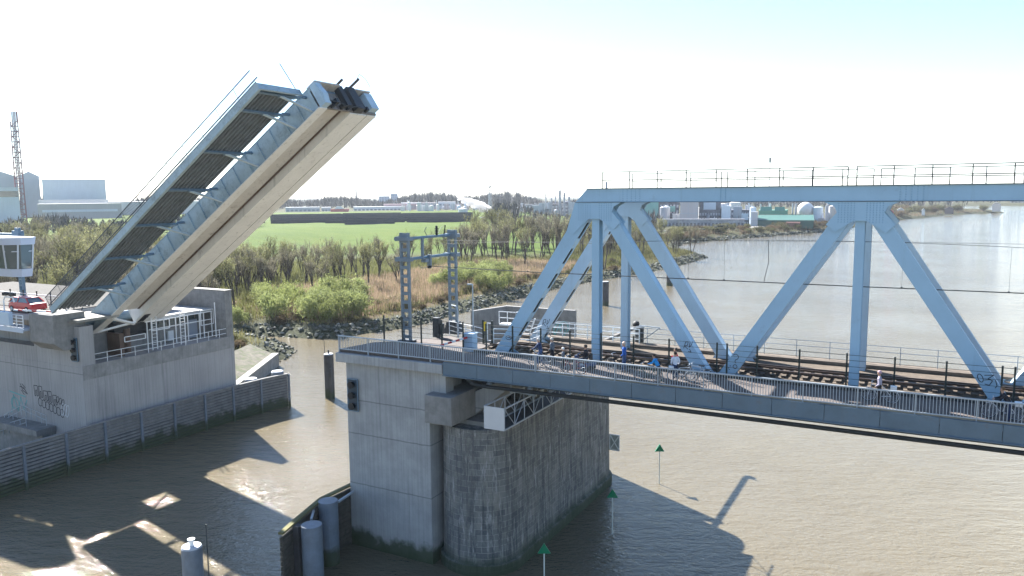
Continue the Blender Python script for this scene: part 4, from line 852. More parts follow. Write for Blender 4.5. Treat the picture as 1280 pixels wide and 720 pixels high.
# ================================================================= red car
def car(x, y, z, label):
    t = thing('parked_car', label, 'car', (x, y, z))
    prof = [(-2.0, .32, .80, .78), (-1.92, .28, .90, .84), (-1.2, .26, .98, .86), (-.75, .26, 1.0, .86), (.6, .26, 1.0, .86), (1.35, .26, .98, .86), (1.85, .28, .86, .82), (2.0, .35, .72, .74)]
    m = MB(); vs = []
    for u, zb, zt_, hw in prof:
        u = -u
        vs += [(x+u, y-hw, z+zb), (x+u, y-hw, z+zb+.35), (x+u, y-hw+.05, z+zt_), (x+u, y+hw-.05, z+zt_), (x+u, y+hw, z+zb+.35), (x+u, y+hw, z+zb)]
    fs = []; n = 6
    for i in range(len(prof)-1): fs += [(i*n+k, i*n+(k+1) % n, (i+1)*n+(k+1) % n, (i+1)*n+k) for k in range(n)]
    fs += [tuple(range(n)), tuple(range((len(prof)-1)*n, len(prof)*n))]
    m.add(vs, fs)
    # roof and pillars
    top = [(-1.05, 1.32), (-.75, 1.44), (.5, 1.46), (1.35, 1.38), (1.75, 1.0)]
    m.box(x-1.3, x+.95, y-.62, y+.62, z+1.40, z+1.46); body = m.build('body', RED, t, bevel=.05)
    g = MB(); g.add([(x-1.75, y-.78, z+.97), (x+1.25+.3, y-.78, z+.97), (x+.9, y-.62, z+1.40), (x-1.25, y-.62, z+1.40), (x-1.75, y+.78, z+.97), (x+1.55, y+.78, z+.97), (x+.9, y+.62, z+1.40), (x-1.25, y+.62, z+1.40)], [(0,1,2,3), (7,6,5,4), (0,4,5,1), (1,5,6,2), (2,6,7,3), (3,7,4,0)])
    g.build('windows', GLASS, t)
    p = MB()
    for u0, u1 in ((-1.78, -1.27), (-.35, -.33), (1.58, .93)):
        for s in (-1, 1): p.beam((x+u0, y+s*.79, z+.97), (x+u1, y+s*.63, z+1.42), .1, .06)
    p.build('pillars', RED, t)
    for u in (-1.25, 1.25):
        for s in (-1, 1):
            wh = MB(); wh.cyl((x+u, y+s*.70, z+.31), (x+u, y+s*.88, z+.31), .31, n=18); w2 = wh.build('wheel', BLACK, t); r2 = MB(); r2.cyl((x+u, y+s*.881, z+.31), (x+u, y+s*.9, z+.31), .19, n=14); r2.build('rim', RAILM, w2)
    for s in (-1, 1):
        m = MB(); m.box(x+1.93, x+2.02, y+s*.6-.15, y+s*.6+.15, z+.62, z+.78); m.build('tail_light', mat('tail_light_red', (.5, .01, .01), .3), t)
        m = MB(); m.box(x-2.02, x-1.94, y+s*.6-.16, y+s*.6+.16, z+.55, z+.72); m.build('headlight', WHITE, t)
    return t
car(-79.9, 45.1, 14.62, 'small red hatchback waiting behind the barrier at the open bascule bridge')
# ================================================================= people and bicycles
SKIN = mat('skin', (.42, .25, .17), .55); HAIRG = mat('hair_grey', (.45, .43, .40), .8); HAIRD = mat('hair_dark', (.03, .022, .018), .7); HAIRB = mat('hair_brown', (.14, .08, .04), .7)
SHOE = mat('shoe_dark', (.03, .03, .03), .6)
def cloth(n, c): return mat('cloth_'+n, c, .85, var=.15, scale=6)
def person(label, x, y, rz, pose, jacket, trousers, hair, s=1., helmet=None, group=None, sleeves=None, z=DK):
    t = thing('person', label, 'person', (x, y, z), 0, group)
    P = {}
    lean = {'stand': .04, 'ride': .30, 'scoot': .05, 'bend': .55, 'hold': .08}[pose]
    hip = {'stand': .93, 'ride': .98, 'scoot': .62, 'bend': .90, 'hold': .93}[pose]
    def sp(d): return (math.sin(lean)*d, 0, hip+math.cos(lean)*d)
    sx = lambda d: sp(d)[0]; szz = lambda d: sp(d)[2]
    J = []; E = []; R_ = []; M_ = []
    def v(p, r, parent, mt): J.append(p); R_.append(r); M_.append(mt); (E.append((parent, len(J)-1)) if parent is not None else None); return len(J)-1
    pel = v((0, 0, hip), (.15, .12), None, 'T'); wst = v(sp(.2), (.13, .105), pel, 'J'); cst = v(sp(.40), (.165, .115), wst, 'J'); shl = v(sp(.50), (.12, .09), cst, 'J')
    nk = v(sp(.585), (.055, .055), shl, 'S'); up_ = lambda d, f: (sx(.585)+f, 0, szz(.585)+d)
    h1 = v(up_(.07, .015), (.078, .08), nk, 'S'); h2 = v(up_(.16, .02), (.082, .095), h1, 'S'); h3 = v(up_(.235, .01), (.06, .07), h2, 'S')
    v(up_(.09, .115), (.016, .014), h2, 'S')      # nose
    for sy in (-1, 1): v((up_(.1, .0)[0], sy*.088, up_(.1, 0)[2]), (.014, .02), h1, 'S')   # ears
    for sy in (-1, 1):
        sh = v((sx(.47), sy*.185, szz(.47)), (.068, .068), shl, 'J')
        if pose == 'stand': el, ha = (sx(.2)-.02, sy*.25, szz(.2)-.02), (.16, sy*.20, szz(.0)+.05)
        elif pose == 'hold': el, ha = (sx(.25)+.08, sy*.24, szz(.2)), (.30, sy*.10, szz(.38))
        elif pose == 'bend': el, ha = (sx(.40)+.18, sy*.23, szz(.24)), (sx(.4)+.42, sy*.16, szz(.18))
        elif pose == 'scoot': el, ha = (sx(.22)+.08, sy*.25, szz(.2)), (.42, sy*.22, szz(.22))
        else: el, ha = (sx(.30)+.20, sy*.26, szz(.24)), (.56, sy*.26, 1.10)
        e = v(el, (.048, .048), sh, 'J'); wv_ = Vector(ha)-Vector(el); wr = v(tuple(Vector(el)+wv_*.92), (.034, .03), e, 'J')
        pm = v(tuple(Vector(el)+wv_*1.08), (.036, .022), wr, 'S'); dn = wv_.normalized(); sd = Vector((0, 1, 0))
        for k in range(4):
            o_ = sd*((k-1.5)*.021); a = v(tuple(Vector(J[pm])+o_+dn*.05), (.009, .009), pm, 'S'); v(tuple(Vector(J[a])+dn*(.022+.004*(k in (1, 2)))+Vector((0, 0, -.028))), (.008, .008), a, 'S')
        v(tuple(Vector(J[wr])+dn*.05+sd*(-sy*.045)+Vector((0, 0, .012))), (.010, .010), wr, 'S')
        hp = v((0, sy*.09, hip-.05), (.095, .095), pel, 'T')
        if pose in ('stand', 'bend', 'hold'): kn, an = (.02+.05*sy*.6, sy*.10, .49), (-.03+.07*sy*.8, sy*.11, .09)
        elif pose == 'scoot': kn, an = (.42, sy*.12, .60), (.50, sy*.12, .17)
        else: kn, an = (.16+.10*sy, sy*.12, .56), (.02+.09*sy, sy*.13, .09 if sy < 0 else .14)
        k_ = v(kn, (.062, .062), hp, 'T'); c_ = v(tuple((Vector(kn)*.65+Vector(an)*.35)+Vector((-.015, 0, 0))), (.056, .056), k_, 'T'); a_ = v(an, (.038, .038), c_, 'T')
        v((an[0]+.03, an[1], an[2]-.04), (.04, .035), a_, 'H'); v((an[0]+.17, an[1], an[2]-.055), (.035, .028), len(J)-1, 'H')
    me = bpy.data.meshes.new('body'); me.from_pydata(J, E, []); me.update()
    o = bpy.data.objects.new('body', me); COL.objects.link(o)
    o.modifiers.new('skin', 'SKIN'); sv = me.skin_vertices[0].data if me.skin_vertices else None
    if sv is None:
        b = bmesh.new(); b.from_mesh(me); b.verts.layers.skin.verify(); b.to_mesh(me); b.free(); sv = me.skin_vertices[0].data
    for i, r in enumerate(R_): k_ = {'J': 1.22, 'T': 1.12, 'S': 1.0, 'H': 1.0}[M_[i]]; sv[i].radius = (r[0]*k_, r[1]*k_)
    sv[0].use_root = True
    sub = o.modifiers.new('sub', 'SUBSURF'); sub.levels = 1; sub.render_levels = 1
    dg = bpy.context.evaluated_depsgraph_get(); ev = o.evaluated_get(dg); nm = bpy.data.meshes.new_from_object(ev)
    bpy.data.objects.remove(o); 
    rot = Matrix.Rotation(rz, 4, 'Z') @ Matrix.Scale(s, 4); 
    mats = {'S': SKIN, 'J': jacket, 'T': trousers, 'H': SHOE}; keys = list(mats); nm.materials.clear()
    for k in keys: nm.materials.append(mats[k])
    JJ = np.array(J)
    for p in nm.polygons:
        d = ((JJ-np.array(p.center))**2).sum(1)/(np.array([r[0] for r in R_])+.03); p.material_index = keys.index(M_[int(d.argmin())]); p.use_smooth = True
    nm.transform(rot)
    bo = bpy.data.objects.new('body', nm); COL.objects.link(bo); bo.parent = t
    hc = Vector(J[h2]); m = MB(); m.sphere((hc.x-.018, 0, hc.z+.035), .112, 14, 9, (1.0, .92, .95))
    m.v = [p for p in m.v]
    hairm = helmet or hair
    ho = m.build('helmet' if helmet else 'hair', hairm, None, smooth=True); me2 = ho.data
    b = bmesh.new(); b.from_mesh(me2); bmesh.ops.delete(b, geom=[q for q in b.verts if q.co.x > hc.x+.045 and q.co.z < hc.z+.05 or q.co.z < hc.z-.05], context='VERTS'); b.to_mesh(me2); b.free()
    me2.transform(rot); ho.parent = t
    m = MB(); [m.sphere((hc.x+.092, s_*.032, hc.z-.01), .012, 6, 4) for s_ in (-1, 1)]; m.box(hc.x+.085, hc.x+.098, -.025, .025, hc.z-.075, hc.z-.068); eo = m.build('face_features', HAIRD); eo.data.transform(rot); eo.parent = t
    return t
def bicycle(label, x, y, rz, frame_m, basket=None, kid=False, z=DK, group=None):
    t = thing('bicycle', label, 'bicycle', (x, y, z), rz, group)
    O = Vector((0, 0, 0)); r = .345
    def bld(m, n, mt, par): # local coordinates
        o = m.build(n, mt, None); o.parent = par; return o
    for u in (-.53, .55):
        m = MB(); k = 20
        pts = [(u+r*math.cos(2*PI*i/k), 0, r+r*math.sin(2*PI*i/k)) for i in range(k+1)]; m.tube(pts, .019, 5); wl = bld(m, 'wheel', BLACK, t)
        m = MB(); pts = [(u+(r-.03)*math.cos(2*PI*i/k), 0, r+(r-.03)*math.sin(2*PI*i/k)) for i in range(k+1)]; m.tube(pts, .010, 4)
        for i in range(9): a = PI*2*i/9; m.cyl((u, 0, r), (u+(r-.03)*math.cos(a), 0, r+(r-.03)*math.sin(a)), .0035, n=3)
        m.cyl((u, -.05, r), (u, .05, r), .025, n=8); bld(m, 'rim', RAILM, wl)
        m = MB(); a0 = range(3, 15) if u < 0 else range(4, 13); pts = [(u+(r+.04)*math.cos(2*PI*i/k), 0, r+(r+.04)*math.sin(2*PI*i/k)) for i in a0]; m.tube(pts, .018, 4); bld(m, 'mudguard', frame_m, t)
    m = MB(); bb = (.0, 0, .28); st_ = (-.17, 0, .82); hd = (.42, 0, .88); hd2 = (.45, 0, .74)
    for a, b_ in ((bb, st_), (bb, hd2), (st_, hd), (bb, (-.53, 0, r)), (st_, (-.53, 0, r)), (hd, hd2), (hd2, (.55, 0, r))): m.cyl(a, b_, .019, n=6)
    bld(m, 'frame', frame_m, t)
    m = MB(); m.cyl(hd, (.38, 0, 1.06), .014, n=6); m.tube([(.30, -.29, 1.04), (.40, -.22, 1.06), (.40, .22, 1.06), (.30, .29, 1.04)], .014, 6); bld(m, 'handlebar', RAILM, t)
    m = MB(); m.prism([(-.34, -.08), (-.34, .08), (-.12, .03), (.0, .015), (.0, -.015), (-.12, -.03)], 'z', .90, .95); m.cyl(st_, (-.19, 0, .9), .014, n=6); bld(m, 'saddle', BLACK, t)
    m = MB(); m.cyl((0, -.09, .28), (0, .09, .28), .02); m.beam((0, .08, .28), (.12, .1, .16), .02); m.beam((0, -.08, .28), (-.12, -.1, .40), .02); m.cyl((0, .03, .28), (0, .045, .28), .09, n=14); bld(m, 'crank', DARKST, t)
    m = MB(); m.box(-.85, -.35, -.07, .07, .745, .76); m.beam((-.8, .06, .75), (-.55, .06, .37), .012); m.beam((-.8, -.06, .75), (-.55, -.06, .37), .012); bld(m, 'carrier', DARKST, t)
    if basket: m = MB(); m.box(-.80, -.5, -.17, .17, .70, .90); bld(m, 'pannier', basket[0], t)
    return t
BL = lambda n, c: mat('bike_'+n, c, .35, spec=.5)
navy, black_c, bluec, brightb = cloth('navy', (.025, .045, .11)), cloth('black', (.022, .022, .028)), cloth('royal', (.02, .10, .38)), cloth('sky', (.03, .27, .60))
jean, slate, lilac, redc, whitec, khaki = cloth('jeans', (.045, .085, .19)), cloth('slate', (.10, .12, .15)), cloth('lilac', (.34, .31, .38)), cloth('red', (.5, .03, .05)), cloth('white', (.6, .62, .68)), cloth('khaki', (.2, .17, .12))
GW = 'cyclists waiting on the bridge path'
W_ = PI     # everybody faces the open bascule (towards -X)
person('grey-haired cyclist in navy coat leaning forward on handlebars at the head of the queue', -21.8, 44.3, W_, 'ride', navy, jean, HAIRG, 1.02, group=GW)
bicycle('bicycle with silver frame under the navy-coated cyclist at the head of the queue', -21.85, 44.3, W_, BL('silver', (.4, .42, .45)), group='bicycles on the bridge path')
person('fair-haired person in slate coat standing just behind the navy-coated leading cyclist', -21.35, 45.05, W_, 'stand', slate, black_c, HAIRG, 1.0, group=GW)
person('person with white hair and dark grey coat, lowest in the queue, against the railing', -19.9, 43.6, W_+.25, 'stand', slate, black_c, HAIRG, .86, helmet=mat('white_hair', (.7, .7, .68), .7), group=GW)
bicycle('dark red bicycle held by the white-haired person against the railing', -19.2, 43.55, W_, BL('darkred', (.22, .03, .04)), group='bicycles on the bridge path')
person('dark-haired rider in black jacket seated on a blue mobility scooter by the near upright', -18.9, 44.9, W_, 'scoot', black_c, slate, HAIRD, 1.05, group=GW)
t = thing('mobility_scooter', 'dark blue mobility scooter carrying the black-jacketed rider beside the near upright', 'scooter', (-18.9, 44.9, DK), W_)
def loc(m, n, mt_, par, **k): o = m.build(n, mt_, None, **k); o.parent = par; return o
SB = mat('scooter_blue', (.03, .07, .18), .35, spec=.5)
m = MB(); m.box(-.45, .65, -.27, .27, .13, .26); m.box(-.62, -.02, -.29, .29, .26, .44); loc(m, 'chassis', SB, t, bevel=.03)
m = MB(); m.box(-.28, .2, -.24, .24, .46, .56); m.box(-.36, -.28, -.24, .24, .56, 1.0); loc(m, 'seat', BLACK, t, bevel=.03)
m = MB(); m.beam((.72, 0, .25), (.52, 0, .95), .07); m.beam((.5, -.26, .95), (.5, .26, .95), .04); m.box(.56, .74, -.16, .16, .62, .84); loc(m, 'tiller', SB, t)
for u, s_ in ((-.4, -1), (-.4, 1), (.62, -1), (.62, 1)): m = MB(); m.cyl((u, s_*.24, .15), (u, s_*.33, .15), .15, n=14); loc(m, 'wheel', BLACK, t)
person('bald man in bright royal blue jacket and jeans standing upright beside his bicycle', -16.45, 45.2, W_+.1, 'stand', bluec, jean, mat('hair_thin', (.5, .38, .30), .6), 1.06, group=GW)
bicycle('black bicycle held by the man in the royal blue jacket', -16.95, 45.5, W_, BL('black', (.03, .03, .03)), group='bicycles on the bridge path')
person('black-haired woman in sky blue jacket bending over her handlebars by the railing', -13.75, 43.7, W_, 'bend', brightb, black_c, HAIRD, .98, group=GW)
bicycle('bicycle leaning by the sky blue jacketed woman at the railing', -14.35, 43.55, W_, BL('green', (.06, .12, .09)), group='bicycles on the bridge path')
person('person in red top with arms raised behind the white and red jerseyed cyclist', -13.1, 45.1, W_+.4, 'hold', redc, slate, HAIRD, 1.02, group=GW)
p_ = person('cyclist in white and red jersey seen from behind beside the first diagonal foot', -12.95, 44.35, PI/2+.5, 'stand', whitec, navy, HAIRD, .97, group=GW)
bicycle('silver bicycle with bag beside the white and red jerseyed cyclist', -12.5, 44.3, .25, BL('silver', (.4, .42, .45)), (WHITE, True), group='bicycles on the bridge path')
bicycle('second parked bicycle with pale mudguards behind the white and red jerseyed cyclist', -11.7, 44.9, W_, BL('pale', (.35, .37, .4)), group='bicycles on the bridge path')
person('person in long lilac coat with pinkish hat standing with a bicycle below the middle upright', -1.95, 44.1, W_, 'stand', lilac, black_c, HAIRB, .98, helmet=cloth('pink', (.42, .28, .33)), group=GW)
bicycle('bicycle with white saddle bags held by the person in the lilac coat', -1.95, 44.55, W_, BL('white', (.55, .56, .58)), (WHITE, True), group='bicycles on the bridge path')
person('brown-haired person in black jacket bending over a white bicycle at the right picture edge', 3.75, 43.3, W_, 'bend', black_c, navy, HAIRB, 1.0, group=GW)
bicycle('white-framed bicycle of the black-jacketed person at the right picture edge', 3.5, 43.75, W_, BL('white', (.55, .56, .58)), (WHITE, True), group='bicycles on the bridge path')
# ================================================================= vegetation
BARK = mat('bark', (.075, .062, .052), .95, var=.3, scale=3); BARKL = mat('bark_pale', (.18, .16, .12), .95, var=.3, scale=3)
def leafmat(name, c1, c2, sc=.6):
    m = bpy.data.materials.new(name); m.use_nodes = True; N = m.node_tree.nodes; L = m.node_tree.links; b = N['Principled BSDF']
    b.inputs['Roughness'].default_value = .8; b.inputs['Specular IOR Level'].default_value = .15
    geo = N.new('ShaderNodeNewGeometry'); oi = N.new('ShaderNodeObjectInfo')
    n = noise(N, L, geo.outputs['Position'], sc, 4, .7); c = ramp(N, L, n, [(.35, c1), (.65, c2)])
    hs = N.new('ShaderNodeHueSaturation'); mr = N.new('ShaderNodeMapRange'); mr.inputs[3].default_value = .7; mr.inputs[4].default_value = 1.35; L.new(oi.outputs['Random'], mr.inputs[0]); L.new(mr.outputs[0], hs.inputs['Value']); L.new(c, hs.inputs['Color'])
    L.new(hs.outputs[0], b.inputs['Base Color']); tr = N.new('ShaderNodeBsdfTranslucent'); L.new(hs.outputs[0], tr.inputs[0]); mx = N.new('ShaderNodeMixShader'); mx.inputs[0].default_value = .4
    L.new(b.outputs[0], mx.inputs[1]); L.new(tr.outputs[0], mx.inputs[2]); L.new(mx.outputs[0], N['Material Output'].inputs['Surface']); return m
TWIG = leafmat('twig_haze', (.16, .145, .10), (.26, .24, .165)); TWIGG = leafmat('budding_twigs', (.165, .165, .072), (.25, .245, .12))
WILLOW = leafmat('willow_green', (.19, .22, .072), (.29, .315, .135), 1.2); WILLOW2 = leafmat('willow_olive', (.16, .19, .06), (.25, .27, .10), 1.2); OLIVE = leafmat('scrub_olive', (.075, .08, .032), (.12, .11, .055)); SCRUB = leafmat('scrub_brown', (.09, .066, .044), (.145, .11, .066)); EVER = leafmat('evergreen', (.02, .045, .02), (.04, .075, .035))
def tree_proto(seed, h, spread, twigmat, budfrac=.25, stems=1, name='bare_tree', ntw=1250, leaf=.14):
    rg = random.Random(seed); T_ = MB(); C_ = MB(); tips = []
    def grow(p, d, L_, r, lev):
        q = p+d*L_; T_.cyl(p, q, r, r*.62, 5 if lev < 2 else 3, caps=False)
        if lev >= 2: tips.append((p, q, lev))
        if lev >= 4 or r < .012: return
        k = rg.choice((2, 3, 3)) if lev else rg.choice((3, 4))
        for i in range(k):
            a = rg.uniform(0, 2*PI); tilt = rg.uniform(.25, .65)*spread*(1.2 if lev else .9)
            x = d.cross(Vector((math.cos(a), math.sin(a), .1))).normalized(); nd = (d*math.cos(tilt)+x*math.sin(tilt)+Vector((0, 0, .38))).normalized()
            grow(p.lerp(q, rg.uniform(.55, 1.)), nd, L_*rg.uniform(.6, .85), r*rg.uniform(.5, .68), lev+1)
    for s_ in range(stems):
        a = rg.uniform(0, 2*PI); d = Vector((math.cos(a)*.22*(stems > 1), math.sin(a)*.22*(stems > 1), 1)).normalized()
        grow(Vector((math.cos(a)*.3*(stems > 1), math.sin(a)*.3*(stems > 1), -.3)), d, h*rg.uniform(.30, .36), h*.019*(.8 if stems > 1 else 1), 0)
    zmax = max(q.z for _, q, _ in tips); T_.v = [(x*1.0, y, z*h/(zmax*1.08)) for x, y, z in T_.v]; k_ = h/(zmax*1.08)
    for i in range(ntw):
        p, q, lev = rg.choice(tips); b_ = p.lerp(q, rg.random()); b_ = Vector((b_.x, b_.y, b_.z*k_)); dd = (q-p).normalized()
        dd = (dd+Vector((rg.gauss(0, .55), rg.gauss(0, .55), rg.gauss(.25, .45)))).normalized(); L_ = rg.uniform(.5, 1.5)*h/14
        sd = dd.cross(Vector((rg.gauss(0, 1), rg.gauss(0, 1), .3))).normalized()*rg.uniform(.013, .026)
        C_.add([b_-sd, b_+sd, b_+dd*L_], [(0, 1, 2)])
        if rg.random() < budfrac:
            c_ = b_+dd*L_*rg.uniform(.4, 1); e1 = Vector((rg.gauss(0, 1), rg.gauss(0, 1), rg.gauss(0, 1))).normalized()*leaf; e2 = e1.cross(Vector((rg.gauss(0, 1), rg.gauss(0, 1), rg.gauss(0, 1)))).normalized()*leaf*.6
            C_.add([c_-e1, c_+e2, c_+e1, c_-e2], [(0, 1, 2, 3)])
    root = bpy.data.objects.new(name, None); COL.objects.link(root)
    T_.build('trunk', BARK, root, fix=False); C_.build('crown', twigmat, root, fix=False)
    return root
def bush_proto(seed, rx, h, mt, name='willow_bush', n=2600, leaf=.17):
    rg = random.Random(seed); C_ = MB(); T_ = MB(); lobes = [(rg.uniform(-.6, .6)*rx, rg.uniform(-.6, .6)*rx, rg.uniform(.35, .62)*h, rg.uniform(.35, .6)*rx) for _ in range(9)]
    for lx, ly, lz, lr in lobes: T_.cyl((lx*.15, ly*.15, -.2), (lx*.8, ly*.8, lz), .06, .02, 4, caps=False)
    for i in range(n):
        lx, ly, lz, lr = rg.choice(lobes); d = Vector((rg.gauss(0, 1), rg.gauss(0, 1), rg.gauss(0, 1))).normalized(); rr = lr*rg.random()**.4*rg.uniform(.7, 1.15)
        c_ = Vector((lx+d.x*rr, ly+d.y*rr, max(.05, lz+d.z*rr*h/rx*.75)))
        e1 = Vector((rg.gauss(0, .6), rg.gauss(0, .6), rg.gauss(.5, .8))).normalized()*leaf*rg.uniform(.7, 1.5); e2 = e1.cross(Vector((rg.gauss(0, 1), rg.gauss(0, 1), rg.gauss(0, 1)))).normalized()*leaf*.35
        C_.add([c_-e1, c_+e2, c_+e1, c_-e2], [(0, 1, 2, 3)])
        if i % 9 == 0: C_.add([c_-e2*.2, c_+e2*.2, c_+Vector((d.x*.4, d.y*.4, 1.0))], [(0, 1, 2)])
    root = bpy.data.objects.new(name, None); COL.objects.link(root); T_.build('stems', BARKL, root, fix=False); C_.build('foliage', mt, root, fix=False); return root
PT = [tree_proto(11, 12, .9, TWIG, .12), tree_proto(12, 12, 1.05, TWIGG, .45, stems=2), tree_proto(13, 12, .8, TWIGG, .5, stems=3), tree_proto(14, 12, .75, TWIG, .2, stems=3), tree_proto(15, 12, 1.0, TWIGG, .4), tree_proto(16, 12, .7, TWIG, .1, stems=2)]
PW = [bush_proto(21, 3.0, 5.0, WILLOW, n=1500, leaf=.24), bush_proto(22, 2.6, 4.4, WILLOW, n=1400, leaf=.24), bush_proto(26, 2.6, 5.4, WILLOW2, n=1200, leaf=.22)]
PO = [bush_proto(23, 2.2, 2.6, OLIVE, 'shrub', 1500), bush_proto(24, 2.4, 2.4, SCRUB, 'shrub', 1500)]
PE = [bush_proto(25, 3.4, 5.2, EVER, 'evergreen_tree', 2600, .3)]
rt = random.Random(99); used_p = set(); placed = []
def put(proto, az, r, h, label, cat, group, base_h=12., mind=3.0, jitter=True):
    x, y = r*math.sin(RAD(az)), r*math.cos(RAD(az)); P = np.array([[x, y]]); hz, d = land_h(P)
    if d[0] < 4.5: return None
    if any((x-a)**2+(y-b_)**2 < mind**2 for a, b_ in placed): return None
    placed.append((x, y))
    o = proto if proto.name not in used_p else copy_tree(proto)
    used_p.add(proto.name)
    s_ = h/base_h; o.location = (x, y, float(hz[0])-.1); o.scale = (s_*rt.uniform(.85, 1.15), s_*rt.uniform(.85, 1.15), s_); o.rotation_euler = (0, 0, rt.uniform(0, 6.28)); tag(o, label, cat, group); return o
LW = 'leafless grey-brown tree in the wood between the left concrete pier and the green field'
LM = 'leafless tree in the belt right of the raised leaf, before the green field'
LR = 'tall leafless tree on the riverbank between the catenary portal and the first truss diagonals'
LP_ = 'leafless tree near the tip of the wooded river point seen through the truss'
for az0, az1, r0, r1, n, h0, h1, lab, grp in ((-64, -55.3, 165, 345, 100, 11, 17.5, LW, 'trees of the left wood'), (-55.3, -48, 160, 330, 66, 9, 15, LW, 'trees of the left wood'), (-48, -36.5, 184, 238, 44, 8.5, 14, LM, 'trees of the belt right of the leaf'), (-36.5, -32.5, 232, 300, 10, 8, 12, LM, 'trees of the belt right of the leaf'), (-32.5, -20.8, 246, 345, 52, 13, 19.5, LR, 'tall riverbank trees'), (-20.8, -15.2, 300, 395, 18, 9, 15, LP_, 'trees of the river point')):
    k = 0; tries = 0
    while k < n and tries < n*12:
        tries += 1
        if put(rt.choice(PT), rt.uniform(az0, az1), rt.uniform(r0, r1), rt.uniform(h0, h1), lab, 'tree', grp): k += 1
for az0, az1, r0, r1, n, h0, h1, lab, grp in ((-46.5, -39.4, 150, 182, 26, 3.4, 5.8, 'fresh light green willow bush in front of the trees right of the bascule pier', 'light green willows right of the leaf'), (-34.2, -28.6, 190, 228, 18, 3.8, 5.6, 'fresh light green willow bush in the reeds behind the catenary portal', 'light green willows behind the portal'), (-62, -54, 150, 168, 16, 3.2, 5, 'pale green willow bush at the foot of the left wood', 'willows of the left wood'), (-54, -47, 140, 158, 8, 3.0, 4.4, 'pale green willow bush at the foot of the left wood', 'willows of the left wood')):
    k = 0; tries = 0
    while k < n and tries < n*12:
        tries += 1
        if put(rt.choice(PW), rt.uniform(az0, az1), rt.uniform(r0, r1), rt.uniform(h0, h1), lab, 'bush', grp, 4.5, 3.1): k += 1
for az0, az1, r0, r1, n, h0, h1, lab, grp in ((-48, -20, 140, 330, 60, 1.2, 2.4, 'low olive shrub on the riverbank above the rock revetment', 'low shrubs above the rocks'), (-54, -46, 112, 150, 18, 1.2, 2.2, 'low shrub on the grassy bank behind the bascule pier', 'low shrubs behind the bascule pier'), (-16.8, -3, 415, 640, 90, 2.5, 5, 'brownish shrub on the far riverbank in front of the factories', 'shrubs on the factory bank'), (-4, 3.6, 660, 1080, 70, 3.5, 8, 'grey-brown shrub on the distant right riverbank', 'shrubs on the distant bank')):
    k = 0; tries = 0
    while k < n and tries < n*40:
        tries += 1; az, r = rt.uniform(az0, az1), rt.uniform(r0, r1); x, y = r*math.sin(RAD(az)), r*math.cos(RAD(az)); d = sdist(np.array([[x, y]]))[0]
        if d > (26 if r > 400 else 14) and r < 700 or d > 90: continue
        if put(rt.choice(PO), az, r, rt.uniform(h0, h1), lab, 'shrub', grp, 2.5, 1.5): k += 1
put(PE[0], 1.6, 905, 8, 'dark rounded evergreen among the houses on the distant right bank', 'tree', None, 5.2)
for p in PT+PW+PO+PE:
    if p.name not in used_p:
        for c_ in list(p.children): bpy.data.objects.remove(c_)
        bpy.data.objects.remove(p)
# ---- reeds, grass tufts and rocks: uncountable, one object each
def blades(name, mt, pts, h0, h1, wd, lean=.25):
    V = []; F = []
    for x, y, z in pts:
        a = random.uniform(0, 2*PI); h = random.uniform(h0, h1); l_ = random.uniform(0, lean)*h; dx, dy = math.cos(a), math.sin(a); n = len(V); c_ = random.uniform(0, 2*PI)
        V += [(x-dx*wd, y-dy*wd, z-.1), (x+dx*wd, y+dy*wd, z-.1), (x+math.cos(c_)*l_, y+math.sin(c_)*l_, z+h)]; F.append((n, n+1, n+2))
    me = bpy.data.meshes.new(name); me.from_pydata(V, [], F); me.materials.append(mt); o = bpy.data.objects.new(name, me); COL.objects.link(o); o['kind'] = 'stuff'; return o
def scatter(n, az0, az1, r0, r1, d0, d1, extra=None):
    az = np.radians(np.random.uniform(az0, az1, n)); r = np.sqrt(np.random.uniform(r0**2, r1**2, n)); P = np.c_[r*np.sin(az), r*np.cos(az)]
    h, d = land_h(P); k = (d > d0) & (d < d1)
    if extra is not None: k &= extra(P)
    return np.c_[P[k], h[k]].tolist()
REED = leafmat('dry_reed', (.20, .145, .095), (.29, .22, .155), .12)
blades('reed_bed', REED, scatter(90000, -46, -22, 128, 262, 9, 46, lambda P: np.hypot(P[:, 0], P[:, 1]) > 0), 1.4, 2.5, .07)
blades('bank_grass', leafmat('rough_grass', (.12, .115, .045), (.21, .185, .085), .2), scatter(100000, -58, -13, 100, 400, 4.2, 14), .4, 1.3, .08, .5)
blades('point_undergrowth', MATS.get('x') or leafmat('undergrowth_point', (.10, .10, .04), (.16, .155, .07), .1), scatter(40000, -24, -14, 285, 430, 6, 80), .5, 2.0, .12, .5)
blades('factory_bank_reed', REED, scatter(40000, -17, 3, 415, 1080, 3, 15), 1.5, 3.0, .14)
blades('wood_undergrowth', leafmat('undergrowth', (.11, .115, .04), (.17, .175, .07), .1), scatter(90000, -64, -20, 120, 285, 8, 220), .5, 2.2, .10, .5)
def rock_extra(N, L, geo, out, b): return mixc(N, L, ramp(N, L, geo.outputs['Random Per Island'], [(.0, 0.), (.75, .35), (1., 1.)]), mixc(N, L, ramp(N, L, noise(N, L, geo.outputs['Position'], .5, 4), [(.4, 0.), (.6, 1.)]), (.03, .03, .026), (.05, .06, .025)), (.26, .26, .23))
ROCK = mat('revetment_rock', (.1, .1, .09), .9, extra=rock_extra)
